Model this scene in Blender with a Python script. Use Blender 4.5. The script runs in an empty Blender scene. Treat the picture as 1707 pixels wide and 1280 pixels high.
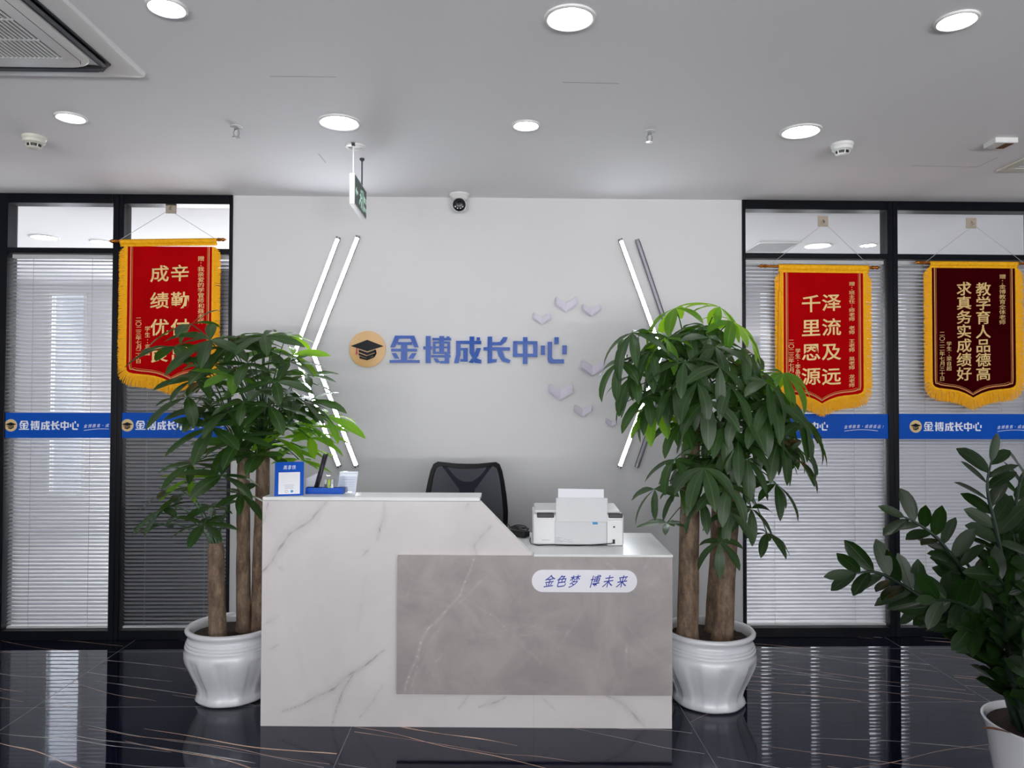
import bpy, bmesh, math, random
from mathutils import Vector, Matrix, noise
random.seed(7)
SC = bpy.context.scene
COL = SC.collection
R = math.radians
PI = math.pi

# ------------------------------------------------------------------ camera, light, exposure
F = 1230.0; CX = 853.5; CY = 640.0                      # focal length and centre in photo pixels (1707 x 1280)
CAMPOS = Vector((0, -4.55, 1.464))
YAW = math.atan(27.5 / F); PITCH = math.atan(25 / F); ROLL = 0.003
CROT = Matrix.Rotation(-YAW, 3, 'Z') @ Matrix.Rotation(PI / 2 + PITCH, 3, 'X') @ Matrix.Rotation(ROLL, 3, 'Z')
cam = bpy.data.objects.new('camera', bpy.data.cameras.new('camera'))
COL.objects.link(cam)
cam.matrix_world = Matrix.Translation(CAMPOS) @ CROT.to_4x4()
cam.data.sensor_width = 36; cam.data.lens = 36 * F / 1707
SC.camera = cam
SC.view_settings.view_transform = 'Standard'; SC.view_settings.look = 'None'
SC.view_settings.gamma = 1.0; SC.view_settings.use_curve_mapping = False
SC.view_settings.exposure = 0.0
SC.cycles.max_bounces = 10; SC.cycles.transparent_max_bounces = 16
SC.cycles.sample_clamp_indirect = 6.0
SC.cycles.caustics_reflective = False; SC.cycles.caustics_refractive = False

CEIL = 2.71
RX0, RX1, RY0 = -5.0, 5.2, -10.0                        # front room
BACK_Y = 3.6                                            # far wall of the two rooms behind the glass
W = bpy.data.worlds.new('daylight'); SC.world = W; W.use_nodes = True
W.node_tree.nodes['Background'].inputs[0].default_value = (0.86, 0.91, 1.0, 1)
W.node_tree.nodes['Background'].inputs[1].default_value = 2.0


def daylight(name, loc, rot, sx, sy, power, col=(0.98, 0.985, 1.0), spread=180):
    l = bpy.data.lights.new(name, 'AREA'); l.shape = 'RECTANGLE'; l.size = sx; l.size_y = sy
    l.energy = power; l.color = col; l.spread = R(spread)
    o = bpy.data.objects.new(name, l); COL.objects.link(o); o.location = loc; o.rotation_euler = rot
    return o


# daylight outside the window wall behind the camera, with an added ceiling fill, and outside the windows of the two rooms behind the glass
daylight('daylight_front_room', (0.2, RY0 - 0.35, 1.45), (R(90), 0, 0), 9.0, 2.3, 130)
daylight('ground_bounce_fill', (0.2, RY0 - 1.3, -0.15), (R(90 + 58), 0, 0), 9.0, 2.2, 2650, (1.0, 0.98, 0.96))  # added fill lamp below sill height, aimed up to brighten the ceiling
daylight('daylight_left_room', (-3.2, BACK_Y + 0.3, 1.5), (R(-90), 0, 0), 4.4, 2.2, 205)
daylight('daylight_right_room', (2.6, BACK_Y + 0.3, 1.5), (R(-90), 0, 0), 4.6, 2.2, 95)
LED = 44
LAMP = 45


def at(px, py, y):
    """The point on the plane at depth y that shows at pixel (px, py) of the photograph."""
    d = CROT @ Vector(((px - CX) / F, -(py - CY) / F, -1))
    return CAMPOS + d * ((y - CAMPOS.y) / d.y)


def atz(px, py, z):
    d = CROT @ Vector(((px - CX) / F, -(py - CY) / F, -1))
    return CAMPOS + d * ((z - CAMPOS.z) / d.z)


# ------------------------------------------------------------------ materials
def lin(h):
    h = h.lstrip('#'); o = []
    for i in (0, 2, 4):
        c = int(h[i:i + 2], 16) / 255
        o.append(c / 12.92 if c <= 0.04045 else ((c + 0.055) / 1.055) ** 2.4)
    return (*o, 1)


class N:
    """A small node-tree builder."""
    def __init__(s, name):
        s.m = bpy.data.materials.new(name); s.m.use_nodes = True
        s.t = s.m.node_tree; s.b = s.t.nodes['Principled BSDF']; s.out = s.t.nodes['Material Output']

    def n(s, typ, **kw):
        nd = s.t.nodes.new(typ)
        for k, v in kw.items():
            if k[0] == '_': setattr(nd, k[1:], v)
            else: nd.inputs[k.replace('_', ' ')].default_value = v
        return nd

    def l(s, a, b): s.t.links.new(a, b)

    def ramp(s, fac, stops):
        r = s.n('ShaderNodeValToRGB'); e = r.color_ramp.elements
        while len(e) < len(stops): e.new(0.5)
        for i, (p, c) in enumerate(stops): e[i].position = p; e[i].color = c
        s.l(fac, r.inputs['Fac']); return r.outputs['Color']

    def bump(s, height, strength=0.2, dist=0.01):
        b = s.n('ShaderNodeBump', Strength=strength, Distance=dist); s.l(height, b.inputs['Height'])
        s.l(b.outputs['Normal'], s.b.inputs['Normal']); return b


def P(name, col, rough=0.5, metal=0.0, spec=0.5, coat=0.0, var=0.0, vscale=20.0, bump=0.0, bscale=200.0, ior=1.5, trans=0.0, tint=None):
    k = N(name); b = k.b
    c = lin(col)
    b.inputs['Base Color'].default_value = c
    b.inputs['Roughness'].default_value = rough; b.inputs['Metallic'].default_value = metal
    b.inputs['Specular IOR Level'].default_value = spec; b.inputs['Coat Weight'].default_value = coat
    b.inputs['Coat Roughness'].default_value = 0.05; b.inputs['IOR'].default_value = ior
    b.inputs['Transmission Weight'].default_value = trans
    tc = k.n('ShaderNodeTexCoord')
    if var:
        nz = k.n('ShaderNodeTexNoise', Scale=vscale, Detail=4.0); k.l(tc.outputs['Object'], nz.inputs['Vector'])
        lo = tuple(max(0, x * (1 - var)) for x in c[:3]) + (1,); hi = tuple(min(1, x * (1 + var)) for x in c[:3]) + (1,)
        k.l(k.ramp(nz.outputs['Fac'], [(0.3, lo), (0.7, hi)]), b.inputs['Base Color'])
    if bump:
        nz = k.n('ShaderNodeTexNoise', Scale=bscale, Detail=3.0); k.l(tc.outputs['Object'], nz.inputs['Vector'])
        k.bump(nz.outputs['Fac'], bump, 0.002)
    return k.m


def EM(name, col, strength):
    k = N(name)
    k.b.inputs['Base Color'].default_value = (0.9, 0.9, 0.9, 1)
    k.b.inputs['Emission Color'].default_value = lin(col); k.b.inputs['Emission Strength'].default_value = strength
    return k.m


def glass_mat(name, tint=(1, 1, 1, 1), ior=1.5, f=1.0):
    k = N(name); k.t.nodes.remove(k.b)
    tr = k.n('ShaderNodeBsdfTransparent', Color=tint); gl = k.n('ShaderNodeBsdfGlossy', Roughness=0.01)
    fr = k.n('ShaderNodeFresnel', IOR=ior); mx = k.n('ShaderNodeMixShader')
    mt = k.n('ShaderNodeMath', _operation='MULTIPLY'); mt.inputs[1].default_value = f
    geo = k.n('ShaderNodeNewGeometry'); mi_ = k.n('ShaderNodeMapRange'); k.l(geo.outputs['Backfacing'], mi_.inputs[0])   # a thin pane reflects alike on both of its faces
    mi_.inputs[3].default_value = ior; mi_.inputs[4].default_value = 1 / ior; k.l(mi_.outputs[0], fr.inputs['IOR'])
    k.l(fr.outputs[0], mt.inputs[0]); k.l(mt.outputs[0], mx.inputs[0])
    k.l(tr.outputs[0], mx.inputs[1]); k.l(gl.outputs[0], mx.inputs[2]); k.l(mx.outputs[0], k.out.inputs['Surface'])
    return k.m


def leaf_mat(name, top, under, trans, rough, tw=0.35, spec=0.5):
    """Leaf: glossy upper face, paler veins from the UV map, some light passing through."""
    k = N(name); b = k.b
    uv = k.n('ShaderNodeUVMap'); sep = k.n('ShaderNodeSeparateXYZ'); k.l(uv.outputs[0], sep.inputs[0])
    wv = k.n('ShaderNodeMath', _operation='ABSOLUTE'); k.l(sep.outputs[0], wv.inputs[0])
    sc = k.n('ShaderNodeMath', _operation='MULTIPLY'); sc.inputs[1].default_value = 0.55; k.l(wv.outputs[0], sc.inputs[0])
    ad = k.n('ShaderNodeMath', _operation='SUBTRACT'); k.l(sep.outputs[1], ad.inputs[0]); k.l(sc.outputs[0], ad.inputs[1])
    m2 = k.n('ShaderNodeMath', _operation='MULTIPLY'); m2.inputs[1].default_value = 60.0; k.l(ad.outputs[0], m2.inputs[0])
    sn = k.n('ShaderNodeMath', _operation='SINE'); k.l(m2.outputs[0], sn.inputs[0])
    rib = k.ramp(wv.outputs[0], [(0.0, (1, 1, 1, 1)), (0.07, (0, 0, 0, 1))])
    side = k.ramp(sn.outputs[0], [(0.88, (0, 0, 0, 1)), (1.0, (0.35, 0.35, 0.35, 1))])
    mxv = k.n('ShaderNodeMath', _operation='MAXIMUM'); k.l(rib, mxv.inputs[0]); k.l(side, mxv.inputs[1])
    tc = k.n('ShaderNodeTexCoord'); nz = k.n('ShaderNodeTexNoise', Scale=5.0, Detail=2.0); k.l(tc.outputs['Object'], nz.inputs['Vector'])
    c = lin(top); d = tuple(x * 0.6 for x in c[:3]) + (1,); h = tuple(min(1, x * 1.5) for x in c[:3]) + (1,)
    base = k.ramp(nz.outputs['Fac'], [(0.3, d), (0.5, c), (0.72, h)])
    mx = k.n('ShaderNodeMixRGB'); k.l(mxv.outputs[0], mx.inputs[0]); k.l(base, mx.inputs[1]); mx.inputs[2].default_value = lin(under)
    geo = k.n('ShaderNodeNewGeometry')
    k.l(mx.outputs[0], b.inputs['Base Color']); b.inputs['Roughness'].default_value = rough; b.inputs['Specular IOR Level'].default_value = spec
    k.bump(mxv.outputs[0], 0.25, 0.002)
    tb = k.n('ShaderNodeBsdfTranslucent', Color=lin(trans)); ms = k.n('ShaderNodeMixShader', Fac=tw)
    k.l(b.outputs[0], ms.inputs[1]); k.l(tb.outputs[0], ms.inputs[2]); k.l(ms.outputs[0], k.out.inputs['Surface'])
    return k.m


M = {}
M['wall'] = P('wall_paint', '#d8d8d9', 0.75, var=0.012, vscale=2.0)
M['ceil'] = P('ceiling_paint', '#f3f2f5', 0.8, var=0.012, vscale=1.5)
M['seam'] = P('ceiling_seam', '#9a9aa0', 0.8)
M['black'] = P('black_aluminium', '#060912', 0.3, spec=0.2)
M['glass'] = glass_mat('window_glass')
M['slat'] = P('blind_slat_enamel', '#d2d4da', 0.3, metal=0.6)
M['cord'] = P('blind_cord', '#a9abb2', 0.7)
M['blue'] = P('blue_film', '#0550b8', 0.4, spec=0.12)
M['white_film'] = P('white_film', '#eef2fa', 0.5)
M['gold_film'] = P('cream_gold_film', '#dcc08a', 0.5)
M['gold_disc'] = P('gold_acrylic', '#d3a664', 0.18, spec=0.6)
M['ink'] = P('black_acrylic', '#0c0f18', 0.25, spec=0.15)
M['redink'] = P('red_acrylic', '#b3222a', 0.3)
M['letter'] = P('blue_acrylic', '#0f4faa', 0.06, spec=0.3)
M['orn'] = P('white_foam_board', '#d6d1df', 0.5)
M['led'] = EM('led_tube_lit', '#f4f8ff', LED)
M['ledoff'] = P('led_tube_unlit', '#a9a8b4', 0.25)
M['ledcap'] = P('led_tube_cap', '#8d8d95', 0.3, metal=0.6)
M['lamp'] = EM('downlight_lit', '#ffffff', LAMP)
M['plastic'] = P('white_plastic', '#e6e7e6', 0.35)
M['plastic2'] = P('grey_white_plastic', '#cfd1d3', 0.4)
M['cream'] = P('cream_plastic', '#d9d8cc', 0.4)
M['dark'] = P('dark_plastic', '#0b0c10', 0.3)
M['darkgrey'] = P('dark_grey_plastic', '#43464d', 0.4)
M['steel'] = P('steel', '#b5b6ba', 0.25, metal=0.9)
M['brass'] = P('brass_lacquer', '#b06a1e', 0.25, metal=0.7)
M['red'] = P('red_velvet', '#ac070d', 0.9, spec=0.0, var=0.08, vscale=6, bump=0.25, bscale=900)
M['maroon'] = P('maroon_velvet', '#380307', 0.9, spec=0.0, var=0.10, vscale=6, bump=0.25, bscale=900)
M['yellow'] = P('yellow_satin', '#ffb416', 0.55, spec=0.2, var=0.14, vscale=60)
M['fringe'] = P('yellow_fringe', '#ffb422', 0.7, spec=0.1, var=0.10, vscale=300)
M['goldtext'] = P('gold_foil', '#e6c582', 0.4, metal=0.15, var=0.08, vscale=60)
M['goldline'] = P('gold_braid', '#d08a4c', 0.5, var=0.15, vscale=300)
M['greenface'] = P('dark_green_face', '#1d4238', 0.4)
M['greenglow'] = EM('green_glyph', '#3fae82', 0.5)
M['ceramic'] = P('white_glazed_ceramic', '#e3e4e8', 0.06, spec=0.6, coat=0.6)
M['soil'] = P('potting_soil', '#2a1d14', 0.95, var=0.5, vscale=90, bump=0.8, bscale=120)
M['leaf'] = leaf_mat('pachira_leaf', '#263f1c', '#4f6e40', '#64a01c', 0.38, 0.24)
M['leafb'] = leaf_mat('pachira_young_lit_leaf', '#4a7a20', '#86a850', '#b4f02c', 0.36, 0.55)  # young leaves, with backlight from the tubes put into the brighter green
M['zz'] = leaf_mat('zz_leaf', '#15260e', '#263c1c', '#3f7a14', 0.3, 0.14, 0.3)
M['stem'] = P('green_stem', '#2f5226', 0.5, var=0.2, vscale=40)
M['zzstem'] = P('dark_green_stem', '#16261a', 0.45, var=0.2, vscale=40)
M['sheath'] = P('dry_brown_sheath', '#6e4a36', 0.7, var=0.25, vscale=60)
M['mesh'] = P('black_mesh_fabric', '#20263a', 0.7)
M['chairplastic'] = P('black_chair_plastic', '#050509', 0.4, spec=0.2)
M['fabric'] = P('black_seat_fabric', '#14151c', 0.9, var=0.2, vscale=200)
M['acrylic'] = glass_mat('clear_acrylic', (0.93, 0.95, 0.97, 1), 1.5, 1.6)
M['paper'] = P('white_paper', '#f0f1f6', 0.7)
M['label'] = P('pale_print', '#b9bcc4', 0.6)
M['cyan'] = P('cyan_sticker', '#2f8fc4', 0.4)
M['bluestand'] = P('blue_stand_board', '#0650b8', 0.35, spec=0.2)
M['whiteedge'] = P('white_laminate', '#eef0ef', 0.3, var=0.02, vscale=4)
M['green_hl'] = P('yellow_green_plastic', '#a9c23a', 0.4)
M['hook'] = P('beige_hook_pad', '#b3a594', 0.4)
M['string'] = P('grey_string', '#b8b8b6', 0.7)
M['leaflet'] = P('printed_leaflet', '#3a3542', 0.4, var=0.9, vscale=45)

# bark: rings and streaks
k = N('pachira_bark'); tc = k.n('ShaderNodeTexCoord')
mp = k.n('ShaderNodeMapping'); mp.inputs['Scale'].default_value = (26, 26, 9); k.l(tc.outputs['Object'], mp.inputs[0])
n1 = k.n('ShaderNodeTexNoise', Scale=1.3, Detail=9.0, Roughness=0.75); k.l(mp.outputs[0], n1.inputs['Vector'])
k.l(k.ramp(n1.outputs['Fac'], [(0.3, lin('#3f3026')), (0.5, lin('#776250')), (0.62, lin('#917c66')), (0.75, lin('#b5aa99'))]), k.b.inputs['Base Color'])
mp2 = k.n('ShaderNodeMapping'); mp2.inputs['Scale'].default_value = (6, 6, 60); k.l(tc.outputs['Object'], mp2.inputs[0])
n2 = k.n('ShaderNodeTexNoise', Scale=1.0, Detail=5.0); k.l(mp2.outputs[0], n2.inputs['Vector'])
k.bump(n2.outputs['Fac'], 0.6, 0.01); k.b.inputs['Roughness'].default_value = 0.75; M['bark'] = k.m

# floor: polished near-black tile with soft blue-grey clouds
k = N('black_marble_tile'); tc = k.n('ShaderNodeTexCoord')
n1 = k.n('ShaderNodeTexNoise', Scale=1.3, Detail=6.0, Roughness=0.6); k.l(tc.outputs['Object'], n1.inputs['Vector'])
k.l(k.ramp(n1.outputs['Fac'], [(0.35, lin('#080b1a')), (0.6, lin('#0c1022')), (0.8, lin('#161b30'))]), k.b.inputs['Base Color'])
n2 = k.n('ShaderNodeTexNoise', Scale=7.0, Detail=1.0); k.l(tc.outputs['Object'], n2.inputs['Vector'])
k.bump(n2.outputs['Fac'], 0.012, 0.02)
k.b.inputs['Roughness'].default_value = 0.03; k.b.inputs['IOR'].default_value = 1.42; k.b.inputs['Specular Tint'].default_value = (0.55, 0.66, 1.0, 1); M['floor'] = k.m
M['vein'] = P('gold_vein', '#c8a48e', 0.1, var=0.45, vscale=6)
M['veinpale'] = P('pale_vein', '#a3a09c', 0.1, var=0.5, vscale=8)
M['grout'] = P('tile_joint', '#74757c', 0.4)


def marble(name, base, vein, cloud, cs, ramp):
    """Stone laminate: the 'vein' mesh attribute (0..1) holds its veins, noise adds clouds."""
    k = N(name); at_ = k.n('ShaderNodeAttribute', _attribute_name='vein')
    tc = k.n('ShaderNodeTexCoord'); n1 = k.n('ShaderNodeTexNoise', Scale=cs, Detail=7.0, Roughness=0.62, Distortion=0.6); k.l(tc.outputs['Object'], n1.inputs['Vector'])
    c = k.ramp(n1.outputs['Fac'], [(ramp[0], lin(cloud)), (ramp[1], lin(base))])
    mx = k.n('ShaderNodeMixRGB'); k.l(at_.outputs['Fac'], mx.inputs[0]); k.l(c, mx.inputs[1]); mx.inputs[2].default_value = lin(vein)
    k.l(mx.outputs[0], k.b.inputs['Base Color']); k.b.inputs['Roughness'].default_value = 0.3
    return k.m


M['wmarble'] = marble('white_marble_laminate', '#dfdad8', '#908988', '#d4cfce', 1.6, (0.36, 0.6))
M['gmarble'] = marble('grey_marble_laminate', '#aea7a3', '#e4dfdb', '#989190', 4.5, (0.35, 0.66))


# ------------------------------------------------------------------ mesh builder
class MB:
    def __init__(s): s.v = []; s.f = []; s.mi = []; s.uv = None

    def add(s, vs, fs, m=0):
        b = len(s.v); s.v += [tuple(v) for v in vs]
        for f in fs: s.f.append(tuple(i + b for i in f)); s.mi.append(m)
        return s

    def box(s, a, b, m=0):
        x0, x1 = sorted((a[0], b[0])); y0, y1 = sorted((a[1], b[1])); z0, z1 = sorted((a[2], b[2]))
        return s.add([(x0, y0, z0), (x1, y0, z0), (x1, y1, z0), (x0, y1, z0), (x0, y0, z1), (x1, y0, z1), (x1, y1, z1), (x0, y1, z1)],
                     [(0, 3, 2, 1), (4, 5, 6, 7), (0, 1, 5, 4), (1, 2, 6, 5), (2, 3, 7, 6), (3, 0, 4, 7)], m)

    def obox(s, c, ax, ay, az, m=0):
        c, ax, ay, az = Vector(c), Vector(ax), Vector(ay), Vector(az)
        vs = [c + ax * i + ay * j + az * k for k in (-1, 1) for (i, j) in ((-1, -1), (1, -1), (1, 1), (-1, 1))]
        return s.add(vs, [(0, 3, 2, 1), (4, 5, 6, 7), (0, 1, 5, 4), (1, 2, 6, 5), (2, 3, 7, 6), (3, 0, 4, 7)], m)

    def tube(s, pts, r, seg=8, cap=True, m=0):
        pts = [Vector(p) for p in pts]; n = len(pts)
        rs = r if isinstance(r, (list, tuple)) else [r] * n
        t = [(pts[min(i + 1, n - 1)] - pts[max(i - 1, 0)]).normalized() for i in range(n)]
        u = t[0].orthogonal().normalized(); vs = []; fs = []
        for i in range(n):
            u = (u - t[i] * u.dot(t[i])).normalized(); w = t[i].cross(u)
            vs += [pts[i] + (u * math.cos(2 * PI * j / seg) + w * math.sin(2 * PI * j / seg)) * rs[i] for j in range(seg)]
        for i in range(n - 1):
            for j in range(seg):
                a = i * seg + j; b = i * seg + (j + 1) % seg
                fs.append((a, b, b + seg, a + seg))
        if cap: fs += [tuple(range(seg))[::-1], tuple(range((n - 1) * seg, n * seg))]
        return s.add(vs, fs, m)

    def lathe(s, prof, seg=32, c=(0, 0, 0), m=0, rot=None):
        """prof: (r, z) from one end to the other; closed by caps where r > 0 at an end."""
        c = Vector(c); vs = []; fs = []
        for r, z in prof:
            for j in range(seg):
                p = Vector((r * math.cos(2 * PI * j / seg), r * math.sin(2 * PI * j / seg), z))
                vs.append(c + (rot @ p if rot else p))
        for i in range(len(prof) - 1):
            for j in range(seg):
                a = i * seg + j; b = i * seg + (j + 1) % seg
                fs.append((a, b, b + seg, a + seg))
        if prof[0][0] > 1e-5: fs.append(tuple(range(seg))[::-1])
        if prof[-1][0] > 1e-5: fs.append(tuple(range((len(prof) - 1) * seg, len(prof) * seg)))
        return s.add(vs, fs, m)

    def prism(s, poly, d0, d1, fr, m=0):
        """A 2D outline pushed from depth d0 to d1; fr(a, b, d) gives the point."""
        n = len(poly)
        vs = [fr(a, b, d0) for a, b in poly] + [fr(a, b, d1) for a, b in poly]
        return s.add(vs, [tuple(range(n))[::-1], tuple(range(n, 2 * n))] + [(i, (i + 1) % n, n + (i + 1) % n, n + i) for i in range(n)], m)

    def ribbon(s, line, w, d0, d1, fr, m=0, closed=False):
        """A flat band of width w along a 2D line, pushed from d0 to d1."""
        n = len(line); L = []; Rr = []
        for i in range(n):
            a = line[i - 1] if (i or closed) else line[0]; b = line[(i + 1) % n] if (i < n - 1 or closed) else line[-1]
            dx, dy = b[0] - a[0], b[1] - a[1]; q = math.hypot(dx, dy) or 1
            ww = w[i] if isinstance(w, (list, tuple)) else w
            nx, ny = -dy / q * ww / 2, dx / q * ww / 2
            L.append((line[i][0] + nx, line[i][1] + ny)); Rr.append((line[i][0] - nx, line[i][1] - ny))
        for i in range(n if closed else n - 1):
            j = (i + 1) % n
            s.prism([Rr[i], Rr[j], L[j], L[i]], d0, d1, fr, m)
        return s

    def build(s, name, mats, parent=None, sharp=35, bevel=0.0, bseg=2, sub=0, recalc=True):
        me = bpy.data.meshes.new(name); me.from_pydata(s.v, [], s.f)
        mats = mats if isinstance(mats, (list, tuple)) else [mats]
        for m in mats: me.materials.append(m)
        me.polygons.foreach_set('material_index', s.mi)
        if s.uv:
            ul = me.uv_layers.new(name='UVMap'); vi = [0] * len(me.loops); me.loops.foreach_get('vertex_index', vi)
            flat = []
            for i in vi: flat += s.uv[i]
            ul.data.foreach_set('uv', flat)
        if recalc:
            bm = bmesh.new(); bm.from_mesh(me); bmesh.ops.recalc_face_normals(bm, faces=bm.faces); bm.to_mesh(me); bm.free()
        me.polygons.foreach_set('use_smooth', [True] * len(me.polygons))
        me.set_sharp_from_angle(angle=R(sharp)); me.update()
        o = bpy.data.objects.new(name, me); COL.objects.link(o)
        if parent: o.parent = parent
        if bevel:
            b = o.modifiers.new('bevel', 'BEVEL'); b.width = bevel; b.segments = bseg; b.limit_method = 'ANGLE'; b.angle_limit = R(40)
        if sub:
            b = o.modifiers.new('subsurf', 'SUBSURF'); b.levels = sub; b.render_levels = sub
        return o


def tag(o, label=None, cat=None, group=None, kind=None):
    if label: o['label'] = label
    if cat: o['category'] = cat
    if group: o['group'] = group
    if kind: o['kind'] = kind
    return o


def empty(name, loc=(0, 0, 0), rz=0.0):
    o = bpy.data.objects.new(name, None); COL.objects.link(o); o.empty_display_size = 0.1
    o.location = loc; o.rotation_euler = (0, 0, rz); return o


KIDS = {}


def copy_tree(o, parent=None):
    c = o.copy(); COL.objects.link(c); c.parent = parent
    for ch in o.children: copy_tree(ch, c)
    return c


def box_obj(name, a, b, mat, parent=None, bevel=0.0): return MB().box(a, b).build(name, mat, parent, bevel=bevel)


def wallfr(y0=0.0): return lambda a, b, d: (a, y0 - d, b)      # on a wall that faces the camera: x, z, distance out from it


# ------------------------------------------------------------------ writing
GL = {}


def glyph(ch, bold):
    if (ch, bold) not in GL:
        c = bpy.data.curves.new('glyph', 'FONT'); c.body = ch; c.size = 1; c.extrude = 0.5; c.offset = bold; c.resolution_u = 3
        o = bpy.data.objects.new('glyph', c); COL.objects.link(o)
        m = o.to_mesh(); vs = [v.co.copy() for v in m.vertices]; fs = [tuple(p.vertices) for p in m.polygons]
        o.to_mesh_clear(); bpy.data.objects.remove(o); bpy.data.curves.remove(c)
        x = [v.x for v in vs] or [0]; y = [v.y for v in vs] or [0]
        cx = (min(x) + max(x)) / 2; cy = 0.38 if ord(ch) > 0x2e80 else (min(y) + max(y)) / 2
        GL[ch, bold] = ([Vector((v.x - cx, v.y - cy, v.z)) for v in vs], fs)
    return GL[ch, bold]


def put(mb, ch, x, z, size, fr, d0, d1, bold=0.0, sx=1.0, shear=0.0, slope=0.0, m=0):
    vs, fs = glyph(ch, bold)
    mb.add([fr(x + (v.x * sx + v.y * shear) * size, z + (v.y + v.x * slope) * size, d0 if v.z < 0 else d1) for v in vs], fs, m)


# ------------------------------------------------------------------ room shell
def st(o, label, cat): return tag(o, label, cat, kind='structure')


# floor with joints and veins lying in the polish
T0 = 0.08
fl = MB().box((RX0, RY0, -0.08), (RX1, 0.04, 0.0), 0).box((-6.8, 0.04, -0.08), (RX1, T0, 0.0), 0)
flat = lambda a, b, d: (a, b, d)
for x in (-3.71, -2.173, -0.637, 0.886, 2.41, 3.93): fl.prism([(x - 0.0012, RY0), (x + 0.0012, RY0), (x + 0.0012, T0), (x - 0.0012, T0)], 0, 0.0004, flat, 3)
for i in range(14):
    y = -0.985 - 0.765 * i + 2.295
    if y < T0: fl.prism([(RX0, y - 0.0010), (RX1, y - 0.0010), (RX1, y + 0.0010), (RX0, y + 0.0010)], 0, 0.0004, flat, 3)
rv = random.Random(11)
cells = [(x0, y0) for x0 in (-3.71, -2.173, -0.637, 0.886, 2.41) for y0 in [-0.985 - 0.765 * i for i in range(-1, 3)]]
for x0, y0 in cells:
    x1, y1 = x0 + 1.525, y0 + 0.765
    for k_ in range(rv.randint(8, 11)):
        x = x0 + rv.uniform(-0.2, 0.5) * 1.5; y = rv.uniform(y0, y1); sl = rv.gauss(-0.33, 0.09) if rv.random() < 0.95 else rv.gauss(0.5, 0.2); ln = rv.uniform(0.5, 1.9)
        n = int(ln / 0.03); pts = []; ws = []; wd = rv.choice([0.0022, 0.0032, 0.005, 0.0075]); sd = rv.uniform(0, 90)
        for i in range(n):
            pts.append((x, y)); ws.append(wd * (0.35 + 0.9 * abs(noise.noise(Vector((i * 0.11, sd, 0))) * 1.6)) * min(1, i / 6 + .2, (n - i) / 6))
            x += 0.03; y += 0.03 * (sl + 0.32 * noise.noise(Vector((i * 0.13, sd, 3))))
        keep = [(p, w) for p, w in zip(pts, ws) if x0 < p[0] < x1 and y0 < p[1] < min(y1, T0)]
        if len(keep) > 4: fl.ribbon([p for p, w in keep], [w for p, w in keep], 0, 0.00045, flat, 1 if rv.random() < 0.6 else 2)
st(fl.build('floor', [M['floor'], M['vein'], M['veinpale'], M['grout']]), 'polished black marble tile floor with thin gold veins', 'floor')
st(box_obj('floor_back', (-6.8, T0, -0.08), (RX1, BACK_Y, 0.0), P('pale_bounce_floor', '#bcbcb8', 0.5)), 'floor of the rooms behind the blinds, made pale to bounce light', 'floor')  # unseen floor, its pale tone chosen to throw light up onto the slats

cl = MB().box((RX0, RY0, CEIL), (RX1, 0.04, CEIL + 0.1), 0).box((-6.8, 0.04, CEIL), (RX1, BACK_Y, CEIL + 0.1), 0)
def seam(a, b, w=0.0025):
    a, b = atz(*a, CEIL), atz(*b, CEIL)
    cl.ribbon([(a.x, a.y), (b.x, b.y)], w, CEIL - 0.0006, CEIL, flat, 1)
seam((450, 127), (560, 128)); seam((938, 137), (1032, 139)); seam((1520, 276), (1628, 278.5)); seam((1628, 278.5), (1664, 262)); seam((531, 256), (543, 271))
st(cl.build('ceiling', [M['ceil'], M['seam']]), 'flat white plaster ceiling', 'ceiling')

def X(px, py=665): return at(px, py, 0).x


XL1, XR0 = -1.615, 1.533                       # the white wall stands between the two glass partitions
XL0, XR1 = -3.035, 3.42
T = 0.10
st(box_obj('wall_back', (XL1, 0, 0), (XR0, T, CEIL), M['wall']), 'white wall behind the reception desk', 'wall')
st(box_obj('wall_back_left', (-6.8, 0, 0), (XL0, T, CEIL), M['wall']), 'white wall beyond the left glass partition', 'wall')
st(box_obj('wall_back_right', (XR1, 0, 0), (RX1, T, CEIL), M['wall']), 'white wall beyond the right glass partition', 'wall')
st(box_obj('wall_left', (RX0 - 0.1, RY0, 0), (RX0, 0, CEIL), M['wall']), 'white side wall left of the reception', 'wall')
st(box_obj('wall_right', (RX1, RY0, 0), (RX1 + 0.1, BACK_Y, CEIL), M['wall']), 'white side wall right of the reception', 'wall')
st(box_obj('wall_room_left', (-6.9, T, 0), (-6.8, BACK_Y, CEIL), M['wall']), 'side wall of the room behind the left blinds', 'wall')
st(box_obj('wall_light_block', (X(189), 0.105, 0), (XL1 + 0.25, 0.135, 2.28), P('dark_light_block', '#2c303d', 0.6)), 'dark panel added behind the dim blind to block light', 'wall')  # added unseen panel, keeps the back room's light off this blind
st(box_obj('wall_between_rooms', (-0.05, T, 0), (0.05, BACK_Y, CEIL), M['wall']), 'white wall between the two rooms behind the glass', 'wall')


def window_wall(name, y, x0, x1, holes, label, t=0.1):
    mb = MB(); xs = x0
    for a, b, z0, z1 in holes:
        mb.box((xs, y, 0), (a, y + t, CEIL)); mb.box((a, y, 0), (b, y + t, z0)); mb.box((a, y, z1), (b, y + t, CEIL)); xs = b
    mb.box((xs, y, 0), (x1, y + t, CEIL)); st(mb.build(name, M['wall']), label, 'wall')


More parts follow.
